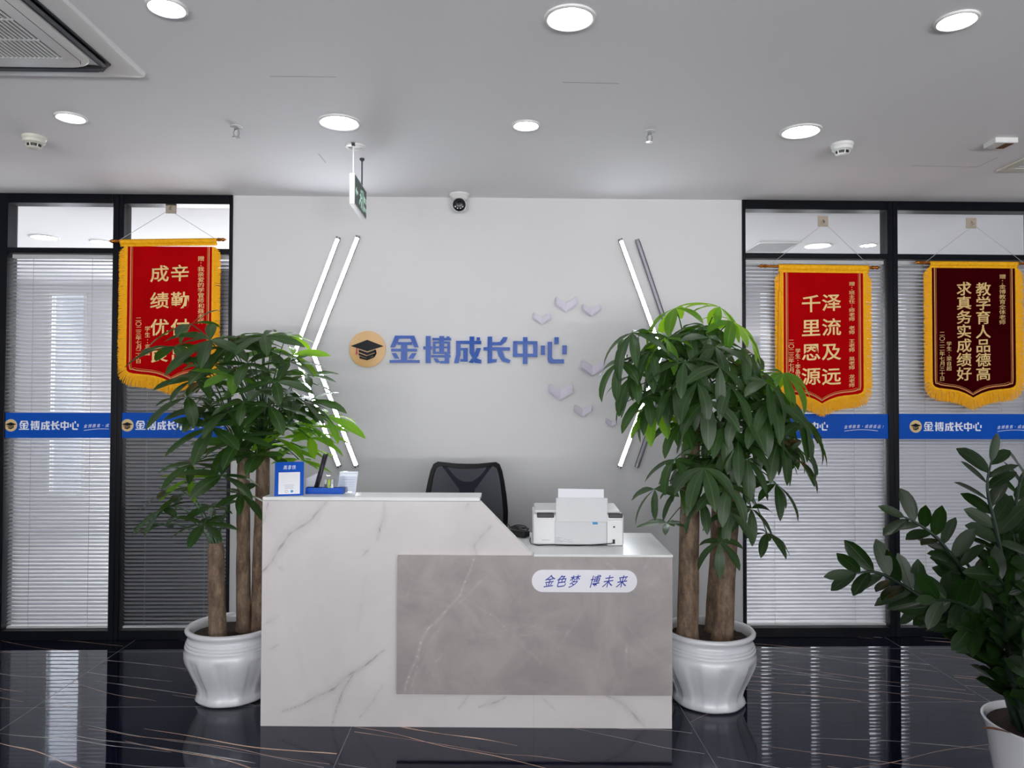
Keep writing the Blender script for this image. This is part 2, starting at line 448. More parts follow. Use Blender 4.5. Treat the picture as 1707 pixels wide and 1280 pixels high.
window_wall('wall_rear', RY0 - 0.1, RX0, RX1, [(-4.3, -2.75, 0.35, 2.55), (-2.2, -0.6, 0.35, 2.55), (-0.1, 1.5, 0.35, 2.55), (2.0, 4.7, 0.35, 2.55)], 'window wall opposite the reception desk')
window_wall('wall_far_left', BACK_Y, -6.8, -0.05, [(-4.86, -4.48, 0.4, 2.6), (-3.6, -1.0, 0.4, 2.6)], 'far wall of the room behind the left blinds')
window_wall('wall_far_right', BACK_Y, 0.05, RX1, [(0.4, 2.5, 0.4, 2.6), (2.95, 3.06, 0.1, 2.68), (3.50, 3.60, 0.1, 2.68), (4.15, 4.27, 0.1, 2.68), (4.50, 4.60, 0.1, 2.68)], 'far wall of the room behind the right blinds')


wf5 = MB()
for a, b in (((-4.87, 0.39), (-4.84, 2.61)), ((-4.50, 0.39), (-4.47, 2.61)), ((-4.84, 0.39), (-4.50, 0.42)), ((-4.84, 2.58), (-4.50, 2.61))): wf5.box((a[0], BACK_Y - 0.01, a[1]), (b[0], BACK_Y + 0.06, b[1]))
w5 = st(wf5.build('window_5', M['plastic']), 'narrow window of the room behind the left blinds, tint added to dim it', 'window')
box_obj('pane', (-4.84, BACK_Y + 0.02, 0.42), (-4.50, BACK_Y + 0.026, 2.58), glass_mat('dimming_glass', (0.60, 0.61, 0.63, 1)), w5)  # tint added to weaken the daylight column in the floor reflection

# ------------------------------------------------------------------ glass partitions, blinds, blue strips


def Z(py, px): return at(px, py, 0).z


ZT, ZTR0, ZTR1, ZB = 2.652, 2.345, 2.378, 0.058        # head rail, transom, sill heights


def bay(n, x0, x1, pl, pr, label, tilt, blind_label, glass_tint=None):
    fr = MB()
    fr.box((x0, -0.012, 0), (x0 + pl, 0.085, CEIL)); fr.box((x1 - pr, -0.012, 0), (x1, 0.085, CEIL))
    fr.box((x0 + pl, -0.012, ZT), (x1 - pr, 0.085, CEIL)); fr.box((x0 + pl, -0.012, ZTR0), (x1 - pr, 0.085, ZTR1)); fr.box((x0 + pl, -0.012, 0), (x1 - pr, 0.085, ZB))
    f = st(fr.build('window_%d' % n, M['black'], bevel=0.003), label, 'window')
    a, b = x0 + pl, x1 - pr
    box_obj('pane', (a, 0.030, ZTR1), (b, 0.036, ZT), M['glass'], f)
    box_obj('pane', (a, 0.000, ZB), (b, 0.006, ZTR0), M['glass'], f)
    # venetian blind between the panes
    t = empty('venetian_blind', ((a + b) / 2, 0.043, ZB)); tag(t, blind_label, 'blind', 'venetian blinds in the glass partitions')
    h = (b - a) / 2 - 0.004; H = ZTR0 - ZB
    MB().box((-h, -0.014, H - 0.026), (h, 0.014, H - 0.002)).build('headrail', M['plastic2'], t, bevel=0.002)
    sl = MB(); pitch = 0.0233; ns = int((H - 0.05) / pitch); rnd = random.Random(n)
    for i in range(ns):
        z = 0.022 + (i + 0.5) * pitch; ta = R(tilt + rnd.uniform(-1.2, 1.2)); sag = rnd.uniform(-0.0007, 0.0007)
        prof = []
        for q in (-1, -0.5, 0, 0.5, 1):
            u = q * 0.0125; c = 0.0022 * (1 - q * q)
            prof.append((u * math.cos(ta) - c * math.sin(ta), u * math.sin(ta) + c * math.cos(ta)))
        vs = []
        for xx, dz in ((-h, 0), (0, sag), (h, 0)): vs += [(xx, p[0], z + p[1] + dz) for p in prof]
        sl.add(vs, [(j * 5 + m_, j * 5 + m_ + 1, j * 5 + m_ + 6, j * 5 + m_ + 5) for j in range(2) for m_ in range(4)])
    sl.build('slats', M['slat'], t, recalc=False, sharp=60)
    MB().box((-h, -0.012, 0.002), (h, 0.012, 0.016)).build('bottom_rail', M['plastic2'], t, bevel=0.002)
    for q in (-0.58, 0.56):
        MB().tube([(h * q, -0.0155, 0.01), (h * q, -0.0155, H - 0.02)], 0.0011, 5).build('ladder_cord', M['cord'], t)
    return a, b


xm1, xm2 = X(196), X(1489)
A1 = bay(1, XL0, xm1, X(10) - XL0, xm1 - X(186), 'black framed glass bay at the far left with backlit blind', 34, 'bright backlit white venetian blind in the leftmost glass bay')
A2 = bay(2, xm1, XL1, X(204) - xm1, XL1 - X(380), 'black framed glass bay left of the white wall', -46, 'dim grey venetian blind behind the left potted tree')
A3 = bay(3, XR0, xm2, X(1243) - XR0, xm2 - X(1480), 'black framed glass bay right of the white wall', 66, 'pale grey venetian blind below the bright red pennant near the white wall')
A4 = bay(4, xm2, XR1, X(1497) - xm2, 0.04, 'black framed glass bay at the far right', 66, 'pale grey venetian blind below the maroon pennant')

# the six block characters of the name, traced as strokes in a 1707 x 413 drawing box
NAME = [
    [[(105, 80), (280, 80), (292, 108), (95, 108)], [(98, 100), (142, 108), (104, 188), (62, 188)], [(288, 100), (246, 108), (280, 186), (320, 186)], [(128, 138), (258, 138), (258, 165), (128, 165)], [(70, 200), (305, 200), (305, 225), (70, 225)],
     [(160, 150), (215, 150), (215, 310), (160, 310)], [(75, 240), (115, 240), (145, 290), (103, 290)], [(300, 240), (258, 240), (225, 290), (272, 290)], [(57, 303), (330, 303), (330, 328), (57, 328)]],
    [[(385, 82), (430, 82), (430, 330), (385, 330)], [(362, 178), (442, 178), (442, 205), (362, 205)], [(445, 100), (615, 100), (615, 122), (445, 122)], [(508, 82), (552, 82), (552, 245), (508, 245)], [(572, 85), (598, 85), (612, 112), (580, 112)],
     [(450, 132), (474, 132), (474, 245), (450, 245)], [(582, 132), (606, 132), (606, 245), (582, 245)], [(450, 132), (606, 132), (606, 150), (450, 150)], [(450, 178), (606, 178), (606, 194), (450, 194)], [(450, 226), (606, 226), (606, 245), (450, 245)],
     [(437, 256), (612, 256), (612, 278), (437, 278)], [(558, 245), (598, 245), (598, 332), (558, 332)], [(518, 310), (598, 310), (598, 332), (518, 332)], [(455, 286), (490, 286), (520, 325), (480, 325)]],
    [[(662, 125), (892, 125), (892, 155), (662, 155)], [(662, 125), (703, 125), (703, 250), (685, 330), (645, 330), (662, 250)], [(703, 190), (768, 190), (768, 212), (703, 212)], [(727, 190), (768, 190), (768, 315), (727, 315)], [(700, 292), (768, 292), (768, 315), (700, 315)],
     [(785, 85), (828, 85), (828, 225), (850, 285), (895, 300), (890, 332), (832, 325), (785, 235)], [(848, 190), (890, 190), (865, 262), (815, 330), (775, 322), (825, 262)], [(850, 92), (880, 92), (880, 122), (850, 122)]],
    [[(950, 85), (992, 85), (992, 300), (950, 300)], [(1092, 88), (1132, 88), (1118, 132), (1075, 165), (990, 165), (990, 136), (1062, 134)], [(912, 182), (1155, 182), (1155, 213), (912, 213)], [(950, 292), (1036, 290), (1030, 320), (950, 330)], [(1038, 210), (1083, 210), (1110, 278), (1160, 300), (1150, 330), (1085, 312), (1050, 262)]],
    [[(1183, 125), (1407, 125), (1407, 155), (1183, 155)], [(1183, 125), (1222, 125), (1222, 270), (1183, 270)], [(1368, 125), (1407, 125), (1407, 270), (1368, 270)], [(1183, 240), (1407, 240), (1407, 270), (1183, 270)], [(1273, 88), (1315, 88), (1315, 335), (1273, 335)]],
    [[(1437, 165), (1475, 165), (1475, 250), (1437, 250)], [(1500, 130), (1540, 130), (1540, 278), (1556, 290), (1650, 290), (1650, 328), (1530, 328), (1508, 316), (1500, 295)], [(1562, 88), (1600, 88), (1600, 152), (1562, 152)], [(1635, 163), (1675, 163), (1675, 245), (1635, 245)]]]


def strokes(mb, polys, fr, x0, z0, s, d0, d1):
    for i, p in enumerate(polys): mb.prism([(x0 + a * s, z0 - b * s) for a, b in p], d0, d1 + 0.00006 * i, fr)


def cap_logo(parent, cx, cz, r, fr, d, thick, mats, nm=('logo_disc', 'cap_emblem', 'tassel')):
    """Disc with a mortarboard over three stacked page lines."""
    n = 40
    disc = MB().prism([(cx + r * math.cos(2 * PI * i / n), cz + r * math.sin(2 * PI * i / n)) for i in range(n)], d, d + thick, fr).build(nm[0], mats[0], parent)
    q = r / 93.0; g = lambda pts: [(cx + (a - 135) * q, cz - (b - 340) * q) for a, b in pts]
    e = d + thick; mb = MB(); t2 = thick * 0.4
    mb.prism(g([(52, 325), (135, 293), (218, 325), (135, 352)]), e, e + t2, fr)
    mb.prism(g([(92, 343), (135, 358), (178, 343), (178, 356), (135, 372), (92, 356)]), e, e + t2, fr)
    mb.prism(g([(92, 361), (132, 376), (178, 360), (178, 370), (135, 388), (92, 372)]), e, e + t2, fr)
    mb.prism(g([(96, 376), (132, 388), (172, 376), (168, 384), (135, 398), (96, 388)]), e, e + t2, fr)
    mb.prism(g([(170, 343), (179, 343), (183, 362), (172, 382), (164, 380), (174, 360)]), e, e + t2, fr)
    mb.build(nm[1], mats[1], disc)
    MB().prism(g([(79, 334), (84, 334), (86, 368), (77, 368)]), e, e + t2, fr).build(nm[2], mats[2], disc)
    return disc


def strip(a, b, ztop, zbot, logo_x, label, slogan_x):
    t = empty('blue_sign_strip', (0, 0, 0)); tag(t, label, 'sign strip', 'blue name strips on the glass')
    fr = wallfr(0.0)
    MB().prism([(a, zbot), (b, zbot), (b, ztop), (a, ztop)], 0, 0.0016, fr).build('film', M['blue'], t)
    h = ztop - zbot; zc = (ztop + zbot) / 2; r = h * 0.245; e = 0.0016
    cap_logo(t, logo_x + r, zc, r, fr, e, 0.0006, (M['gold_film'], M['ink'], M['redink']))
    s = h * 0.36 / 250; x0 = logo_x + 2 * r + 0.012 - 57 * s; mb = MB()
    for c in NAME: strokes(mb, c, fr, x0, zc + 207 * s, s, e, e + 0.0006)
    mb.build('lettering', M['white_film'], t)
    mb = MB(); w = 0.026
    for i, ch in enumerate('金博教育,成绩说话!'):
        x = slogan_x + i * w * 1.0
        if x > b - 0.012: break
        put(mb, ch, x, zc - 0.004 + i * 0.0016 - 0.00016 * i * i, w * 0.92, fr, e, e + 0.0006, 0.0, 0.9, 0.2, 0.1)
    L = [(slogan_x - 0.01 + i * 0.03, zc - 0.030 + 0.010 * math.sin(i * 0.42)) for i in range(8) if slogan_x - 0.01 + i * 0.03 < b - 0.005]
    if len(L) > 1: mb.ribbon(L, 0.0028, e, e + 0.0006, fr)
    mb.build('slogan', M['white_film'], t)
    return t


strip(XL0, X(184, 709), Z(688, 90), Z(730, 90), X(8, 709), 'blue name strip across the leftmost glass bay', X(143, 709))
strip(X(193, 709), XL1 - 0.03, Z(688, 280), Z(730, 280), X(202, 709), 'blue name strip partly hidden behind the left potted tree', X(335, 709))
strip(XR0 + 0.03, X(1487, 711), Z(690, 1400), Z(731, 1400), X(1262, 711), 'blue name strip partly hidden behind the right potted tree', X(1410, 711))
strip(X(1498, 711), XR1 - 0.04, Z(690, 1600), Z(732, 1600), X(1516, 711), 'blue name strip below the maroon pennant', X(1665, 711))

# ------------------------------------------------------------------ sign on the white wall
wf = wallfr(0.0)
c0 = at(613, 582, 0)
t = empty('logo_plaque', (0, 0, 0)); tag(t, 'round gold plaque with black mortarboard emblem on the white wall', 'sign plaque')
cap_logo(t, c0.x, c0.z, 0.1115, wf, 0.0, 0.014, (M['gold_disc'], M['ink'], M['redink']), ('disc', 'cap_emblem', 'tassel'))
p0, p1 = at(640, 545, 0), at(950, 620, 0); s = (p1.x - p0.x) / 1707
WHICH = ['first of the six blue raised characters, beside the gold plaque', 'second of the six blue raised characters on the white wall', 'third of the six blue raised characters on the white wall',
         'fourth of the six blue raised characters, with long horizontal bar', 'fifth of the six blue raised characters, a box pierced by one upright', 'last of the six blue raised characters, hook with three dots']
for i, c in enumerate(NAME):
    mb = MB(); strokes(mb, c, wf, p0.x, p0.z, s, 0.0, 0.016)
    tag(mb.build('sign_character', M['letter']), WHICH[i], 'sign character', 'blue characters of the wall sign')

# folded white ornaments like open books
BOOKS = [(943, 509, 37, 'wide open-book ornament, topmost on the white wall'), (903, 532, 30, 'small open-book ornament just above the last blue character'), (985, 518, 30, 'small open-book ornament right of the topmost one'),
         (987, 614, 40, 'wide open-book ornament half behind the right tree'), (934, 654, 41, 'widest open-book ornament, below the blue characters'), (971, 685, 31, 'open-book ornament second from the bottom'), (1019, 704, 23, 'smallest and lowest open-book ornament on the white wall')]
for px, py, w, lab in BOOKS:
    c = at(px, py, 0); u = w / 270 / 2
    t = empty('open_book_ornament', (c.x, 0, c.z)); tag(t, 'white ' + lab, 'wall ornament', 'white book ornaments on the wall')
    for sgn in (-1, 1):
        mb = MB()
        def quad(k0, dz, y0, y1, th):
            a = [(0, 0.05), (k0, 0.62), (k0, -0.02), (0, -0.68)]
            fr_ = lambda x, z, d: (sgn * x * u, -(y0 + (y1 - y0) * x) - d, (z + dz) * u)
            mb.prism(a, 0, th, fr_)
        quad(1.0, 0, 0.002, 0.022, 0.004)
        mb.build('cover', M['orn'], t)
        mb = MB(); quad(0.90, 0.10, 0.012, 0.034, 0.003); mb.build('page', M['orn'], t)

# light tubes
def chevron(pts, lit, label):
    t = empty('chevron_light', (0, 0, 0)); tag(t, label, 'wall light', 'chevron light tubes on the white wall')
    q = [at(a, b, -0.02) for a, b in pts]
    for a, b in ((q[0], q[1]), (q[1], q[2])):
        d = (b - a).normalized()
        n_ = Vector((-d.z, 0, d.x))
        e0, e1 = (a + d * 0.014, b - d * 0.004) if a is q[0] else (a + d * 0.004, b - d * 0.014)
        mb = MB(); vs = []
        arc = [(0.0112 * math.cos(PI * i / 12), -0.004 + 0.0055 * math.sin(PI * i / 12)) for i in range(13)]
        for e in (e0, e1): vs += [e + n_ * u + Vector((0, -v, 0)) for u, v in arc]
        mb.add(vs, [(i, i + 1, 14 + i, 13 + i) for i in range(12)] + [tuple(range(13)), tuple(range(13, 26))])
        o = mb.build('diffuser', M['led'] if lit else M['ledoff'], t)
        ch_ = MB(); hl = d * ((e1 - e0).length / 2); cm = (e0 + e1) / 2
        ch_.obox(cm + Vector((0, 0.0065, 0)), hl, n_ * 0.0128, Vector((0, 0.0022, 0)))
        for sg in (-1, 1): ch_.obox(cm + n_ * sg * 0.0121 + Vector((0, 0.0015, 0)), hl, n_ * 0.0008, Vector((0, 0.0055, 0)))
        ch_.build('channel', M['ledcap'], o)
        if not lit:
            g = MB()
            for sg in (-1, 1): g.tube([a + d * 0.015 + n_ * sg * 0.012 + Vector((0, -0.003, 0)), b - d * 0.015 + n_ * sg * 0.012 + Vector((0, -0.003, 0))], 0.0018, 6)
            g.build('edge_rib', M['darkgrey'], o)
        e = a if a is q[0] else b; dd = d if a is q[0] else -d
        MB().tube([e, e + dd * 0.014], 0.0135, 14).build('end_cap', M['ledcap'], o)
        for kf in (0.2, 0.8):
            p = a.lerp(b, kf); MB().box((p.x - 0.006, -0.012, p.z - 0.006), (p.x + 0.006, 0, p.z + 0.006)).build('clip', M['plastic2'], o)


chevron([(564, 395), (491.5, 588), (566, 779)], True, 'lit chevron light tube at the left, the outer one behind the tree')
chevron([(597, 393), (521.5, 587), (595, 779)], True, 'lit chevron light tube at the left, nearer the gold plaque')
chevron([(1034, 398), (1103, 588), (1032, 780)], True, 'lit chevron light tube at the right, nearer the blue characters')
chevron([(1062, 399), (1126, 588), (1061, 779)], False, 'unlit grey chevron light tube beside the right tree')

# ------------------------------------------------------------------ ceiling fittings
LIGHTS = [(118, 195, 37, 'small round downlight at the far left above the smoke detector'), (566, 203, 54, 'round downlight directly above the hanging exit sign'), (877, 208, 36, 'small round downlight in the middle, above the camera'),
          (1335, 218, 52, 'round downlight between sprinkler and right smoke detector'), (278, 11, 50, 'round downlight at the top left beside the air conditioner'), (950, 29, 66, 'largest round downlight at the top centre'), (1595, 33, 52, 'round downlight at the top right')]
LIGHTS += [(74, 395, 34, 'ceiling light seen through the leftmost upper pane, the first of two'), (168, 402, 26, 'ceiling light seen through the leftmost upper pane beside the middle post'), (1363, 409, 36, 'ceiling light seen through the pane above the bright red pennant, larger'), (1447, 408, 22, 'ceiling light seen through the pane above the bright red pennant, smaller')]
proto = None
for px, py, w, lab in LIGHTS:
    c = atz(px, py, CEIL); r = w / (F / (c.y + 4.55)) / 2
    if proto is None:
        t = empty('downlight', c)
        MB().lathe([(1.32, 0), (1.32, -0.006), (1.22, -0.010), (1.02, -0.004), (1.0, 0)], 32).build('trim_ring', M['plastic'], t)
        MB().lathe([(1.0, -0.0015), (0.96, -0.0045), (0.0, -0.0055)], 32).build('diffuser', M['lamp'], t)
        proto = t
    else: t = copy_tree(proto)
    t.location = c; t.scale = (r, r, 1); tag(t, lab, 'ceiling light', 'round downlights')

# unlit ring
c = atz(593, 243.5, CEIL); r = 0.05
t = empty('unlit_downlight', c); tag(t, 'unlit round fitting with white ring beside the hanging exit sign', 'ceiling light')
MB().lathe([(r, 0), (r, -0.008), (r * 0.72, -0.011), (r * 0.70, -0.002)], 36).build('trim_ring', M['plastic'], t)
MB().lathe([(r * 0.70, -0.002), (r * 0.66, -0.004), (0, -0.004)], 36).build('diffuser', M['plastic2'], t)

# smoke detectors
t0 = None
for px, py, lab in [(57, 228, 'cream smoke detector at the left, beside the small downlight'), (1404, 240, 'white smoke detector at the right, beside a downlight')]:
    c = atz(px, py, CEIL)
    t = empty('smoke_detector', c)
    if t0 is None: t0 = t
    tag(t, lab, 'smoke detector', 'smoke detectors on the ceiling')
    mt = M['cream'] if px < 800 else M['plastic']
    MB().lathe([(0.052, 0), (0.052, -0.012), (0.047, -0.018), (0.047, -0.030), (0.036, -0.036), (0.036, -0.037)], 32).build('base', mt, t)
    MB().lathe([(0.031, -0.036), (0.029, -0.050)], 24).build('chamber', M['dark'], t)
    cg = MB().lathe([(0.0, -0.059), (0.020, -0.058), (0.027, -0.053), (0.030, -0.050), (0.0, -0.050)], 24)
    for j in range(6):
        a = j * PI / 3 + 0.5; cg.tube([(0.033 * math.cos(a), 0.033 * math.sin(a), -0.036), (0.028 * math.cos(a), 0.028 * math.sin(a), -0.053)], 0.0028, 6)
    cg.build('cage', mt, t)

# sprinklers
proto = None
for px, py, lab in [(394, 211, 'small pendent fire sprinkler between the two left downlights'), (1083, 219, 'small pendent fire sprinkler right of the middle downlight')]:
    c = atz(px, py, CEIL)
    if proto is None:
        t = proto = empty('fire_sprinkler', c)
        MB().lathe([(0.028, 0), (0.028, -0.003), (0.016, -0.007), (0.010, -0.007)], 20).build('escutcheon', M['plastic2'], t)
        f_ = MB().lathe([(0.010, -0.004), (0.010, -0.016), (0.006, -0.018)], 14)
        for sg in (-1, 1): f_.tube([(sg * 0.008, 0, -0.016), (sg * 0.013, 0, -0.028), (sg * 0.010, 0, -0.042), (0, 0, -0.047)], 0.0022, 6)
        f_.build('frame', M['steel'], t)
        MB().tube([(0, 0, -0.017), (0, 0, -0.044)], 0.0025, 6).build('glass_bulb', M['plastic2'], t)
        MB().lathe([(0.0, -0.047), (0.018, -0.048), (0.018, -0.050), (0.0, -0.051)], 16).build('deflector', M['steel'], t)
    else: t = copy_tree(proto); t.location = c
    tag(t, lab, 'sprinkler', 'ceiling fire sprinklers')

# dome camera on the ceiling against the wall
t = empty('dome_camera', (at(766, 320, -0.07).x, -0.075, CEIL)); tag(t, 'white dome security camera above the wall sign', 'security camera')
MB().lathe([(0.060, 0), (0.060, -0.010), (0.054, -0.016), (0.050, -0.028), (0.040, -0.036)], 32).build('base', M['plastic'], t)
cb = MB(); prof = [(0.046 * math.sin(a), -0.068 - 0.046 * math.cos(a)) for a in [PI * i / 16 for i in range(17)]]
cb.lathe([(max(r_, 0.0), z_) for r_, z_ in prof], 28); ball = cb.build('ball', M['plastic'], t)
look = Vector((0, -1, -0.14)).normalized(); rot = look.to_track_quat('Z', 'Y').to_matrix(); bc = Vector((0, 0, -0.068))
fc = MB().lathe([(0.0392, 0.0245), (0.0385, 0.034), (0.030, 0.044), (0.016, 0.0478), (0.0, 0.0488)], 32, bc, rot=rot).build('face', M['dark'], t)
ir = MB()
for a in (-55, -20, 20, 55):
    aa = R(a - 90); ir.lathe([(0.006, 0.0415), (0.0055, 0.0455), (0, 0.0465)], 10, bc + rot @ Vector((0.026 * math.cos(aa), 0.022 * math.sin(aa), 0)), rot=rot)
ir.build('infrared_lamps', M['plastic2'], fc)
MB().lathe([(0.013, 0.044), (0.012, 0.0495), (0.0, 0.0515)], 20, bc + rot @ Vector((0, 0.008, 0)), rot=rot).build('lens', M['ink'], fc)

# hanging exit sign
xs_, ya, yb = -0.697, -0.985, -0.665; z1_, z0_ = 2.555, 2.405
t = empty('exit_sign', (xs_, (ya + yb) / 2, z0_)); tag(t, 'green exit sign seen edge-on, hanging from two rods', 'exit sign')
l2 = (yb - ya) / 2; hh = z1_ - z0_
MB().box((-0.0125, -l2, 0), (0.0125, l2, hh)).build('housing', M['plastic'], t, bevel=0.002)
for sg in (1, -1):
    MB().box((sg * 0.0125, -l2 + 0.006, 0.006), (sg * 0.0140, l2 - 0.006, hh - 0.006)).build('face', M['greenface'], t)
    g = MB(); e = 0.0140
    fr = lambda a, b, d: (sg * (e + d), a * sg, b)
    # arrow, running figure and door, then the word
    g.prism([(-0.145, 0.072), (-0.118, 0.094), (-0.118, 0.080), (-0.082, 0.080), (-0.082, 0.064), (-0.118, 0.064), (-0.118, 0.050)], 0, 0.001, fr)
    g.ribbon([(-0.045, 0.030), (-0.030, 0.052), (-0.012, 0.060), (-0.004, 0.090)], 0.013, 0, 0.001, fr)
    g.ribbon([(-0.012, 0.060), (0.008, 0.046), (0.004, 0.022)], 0.011, 0, 0.001, fr)
    g.ribbon([(-0.030, 0.078), (-0.006, 0.090), (0.010, 0.072), (0.026, 0.078)], 0.009, 0, 0.001, fr)
    g.prism([(0.002 + 0.009 * math.cos(a), 0.106 + 0.009 * math.sin(a)) for a in [i * PI / 6 for i in range(12)]], 0, 0.001, fr)
    g.ribbon([(0.034, 0.018), (0.034, 0.118), (0.070, 0.118), (0.070, 0.018)], 0.008, 0, 0.001, fr)
    for i, ch in enumerate('出口'): put(g, ch, 0.095 + i * 0.035, 0.088, 0.034, fr, 0, 0.001, 0.01)
    for i, ch in enumerate('EXIT'): put(g, ch, 0.088 + i * 0.018, 0.040, 0.028, fr, 0, 0.001, 0.01)
    g.build('exit_pictogram', M['greenglow'], t)
for yy in (-l2 + 0.03, l2 - 0.06):
    rd = MB().tube([(0, yy, hh), (0, yy, CEIL - z0_)], 0.004, 8).build('hanging_rod', M['plastic'] if yy < 0 else M['darkgrey'], t)
    MB().lathe([(0.013, CEIL - z0_), (0.013, CEIL - z0_ - 0.006), (0.006, CEIL - z0_ - 0.014), (0.0, CEIL - z0_ - 0.014)], 14, (0, yy, 0)).build('ceiling_cup', M['darkgrey'], rd)

# ceiling cassette air conditioner
AX1, AY1, AS = -1.345, -1.70, 0.95; AX0, AY0 = AX1 - AS, AY1 - AS; ac = Vector(((AX0 + AX1) / 2, (AY0 + AY1) / 2, CEIL))
def rrect(hx, hy, r, n=8):
    o = []
    for qx, qy, a0 in ((1, 1, 0), (-1, 1, 90), (-1, -1, 180), (1, -1, 270)):
        for i in range(n + 1):
            a = R(a0 + 90 * i / n); o.append((qx * (hx - r) + r * math.cos(a), qy * (hy - r) + r * math.sin(a)))
    return o
t = empty('air_conditioner', ac); tag(t, 'white ceiling cassette air conditioner at the top left', 'air conditioner')
H = AS / 2
mb = MB(); lay = [rrect(H, H, 0.012), rrect(H - 0.004, H - 0.004, 0.012), rrect(H - 0.010, H - 0.010, 0.02), rrect(H - 0.055, H - 0.055, 0.05)]
zs = [0, -0.012, -0.016, -0.020]; n_ = len(lay[0]); vs = []; fs = []
for L, z in zip(lay, zs): vs += [(a, b, z) for a, b in L]
for i in range(3): fs += [(i * n_ + j, i * n_ + (j + 1) % n_, (i + 1) * n_ + (j + 1) % n_, (i + 1) * n_ + j) for j in range(n_)]
fs.append(tuple(range(3 * n_, 4 * n_))); mb.add(vs, fs); mb.build('outer_panel', M['plastic'], t)
for kk, (dx, dy) in enumerate(((1, 0), (-1, 0), (0, 1), (0, -1))):
    m_ = Matrix.Rotation(math.atan2(dy, dx), 4, 'Z')
    g = lambda x, y, z: m_ @ Vector((x, y, z))
    sl_ = MB(); a0, a1, b = H - 0.118, H - 0.072, H - 0.10
    pts = [(a0 + 0.012, -b), (a1, -b + 0.03), (a1, b - 0.03), (a0 + 0.012, b), (a0, b - 0.03), (a0, -b + 0.03)]
    sl_.prism(pts, -0.0245, -0.020, lambda p, q, d: g(p, q, d)); so = sl_.build('air_slot', M['dark'], t)
    fp = MB(); fp.prism([(a0 + 0.014, -b + 0.02), (a0 + 0.034, -b + 0.04), (a0 + 0.034, b - 0.04), (a0 + 0.014, b - 0.02)], 0, 0.002, lambda p, q, d: g(p, q, -0.0265 - (p - a0) * 0.15 + d)); fp.build('louver', M['darkgrey'], so)
mb = MB(); ih = H - 0.120; n_ = 36
lay = [rrect(ih, ih, 0.09), rrect(ih, ih, 0.09), rrect(ih - 0.008, ih - 0.008, 0.085)]; zs = [-0.020, -0.029, -0.034]; vs = []; fs = []; n_ = len(lay[0])
for L, z in zip(lay, zs): vs += [(a, b, z) for a, b in L]
for i in range(2): fs += [(i * n_ + j, i * n_ + (j + 1) % n_, (i + 1) * n_ + (j + 1) % n_, (i + 1) * n_ + j) for j in range(n_)]
fs.append(tuple(range(2 * n_, 3 * n_))); mb.add(vs, fs); mb.build('centre_panel', M['plastic'], t)
gh = ih - 0.085
gb = MB().box((-gh, -gh, -0.0346), (gh, gh, -0.034)).build('intake_grille', M['darkgrey'], t)
gs = MB()
for i in range(34):
    x = -gh + (i + 0.5) * 2 * gh / 34; gs.box((x - 0.0036, -gh, -0.038), (x + 0.0036, gh, -0.0346))
for i in range(5):
    y = -gh + (i + 0.0) * 2 * gh / 4; gs.box((-gh, y - 0.004, -0.0375), (gh, y + 0.004, -0.0346))
gs.build('grille_bars', M['plastic'], gb)
MB().ribbon([(ih - 0.035, -ih + 0.10), (ih - 0.035, ih - 0.06), (ih - 0.045, ih - 0.04)], 0.0025, -0.0346, -0.034, flat).build('panel_joint', M['darkgrey'], t)

# call point box and vent at the right
c = atz(1668, 234, CEIL)
t = empty('indicator_box', c); tag(t, 'small white ceiling box with dark red lens beside the right vent', 'ceiling fitting')
MB().box((-0.055, -0.045, -0.026), (0.055, 0.045, 0)).build('housing', M['plastic'], t, bevel=0.004)
MB().box((0.0, -0.036, -0.028), (0.038, 0.036, -0.026)).build('lens', P('dark_red_lens', '#4a1420', 0.2), t)
c = atz(1660, 283, CEIL)
t = empty('ceiling_vent', (c.x + 0.24, c.y - 0.30, CEIL)); tag(t, 'white ceiling vent with grey bars cut by the right edge', 'vent')
vf = MB()
for a, b in (((-0.24, -0.30), (0.24, -0.24)), ((-0.24, 0.24), (0.24, 0.30)), ((-0.24, -0.24), (-0.18, 0.24)), ((0.18, -0.24), (0.24, 0.24))): vf.box((*a, -0.012), (*b, 0))
vf.build('frame', M['cream'], t, bevel=0.003)
MB().box((-0.18, -0.24, -0.003), (0.18, 0.24, 0)).build('duct_opening', M['darkgrey'], t)
vb = MB()
for i in range(14): vb.box((-0.18, -0.24 + i * 0.035, -0.010), (0.18, -0.224 + i * 0.035, -0.004))
vb.build('bars', M['plastic2'], t)
c = atz(1285, 411, CEIL)
t = empty('ceiling_vent', (c.x, c.y, CEIL)); tag(t, 'square grille seen through the upper pane above the red pennant by the white wall', 'vent')
vf = MB()
for a, b in (((-0.17, -0.20), (0.17, -0.18)), ((-0.17, 0.18), (0.17, 0.20)), ((-0.17, -0.18), (-0.15, 0.18)), ((0.15, -0.18), (0.17, 0.18))): vf.box((*a, -0.012), (*b, 0))
vf.build('frame', M['plastic'], t)
vb = MB()
for i in range(10): vb.box((-0.15, -0.18 + i * 0.037, -0.010), (0.15, -0.168 + i * 0.037, -0.004))
vb.build('bars', M['plastic2'], t); MB().box((-0.15, -0.18, -0.003), (0.15, 0.18, 0)).build('duct_opening', M['darkgrey'], t)

# ------------------------------------------------------------------ pennants
def hook_pad(px, py, label, w=18):
    c = at(px, py, 0.030); h = w / 268 / 2
    t = empty('adhesive_hook', (c.x, 0.030, c.z)); tag(t, label, 'hook', 'adhesive hooks on the glass')
    MB().box((-h, -0.004, -h), (h, 0, h)).build('pad', M['hook'], t, bevel=0.002)
    MB().tube([(0, -0.004, h * 0.3), (0, -0.014, h * 0.1), (0, -0.016, -h * 0.35), (0, -0.026, -h * 0.45), (0, -0.030, -h * 0.1)], 0.0022, 6).build('hook', M['steel'], t)
    return c


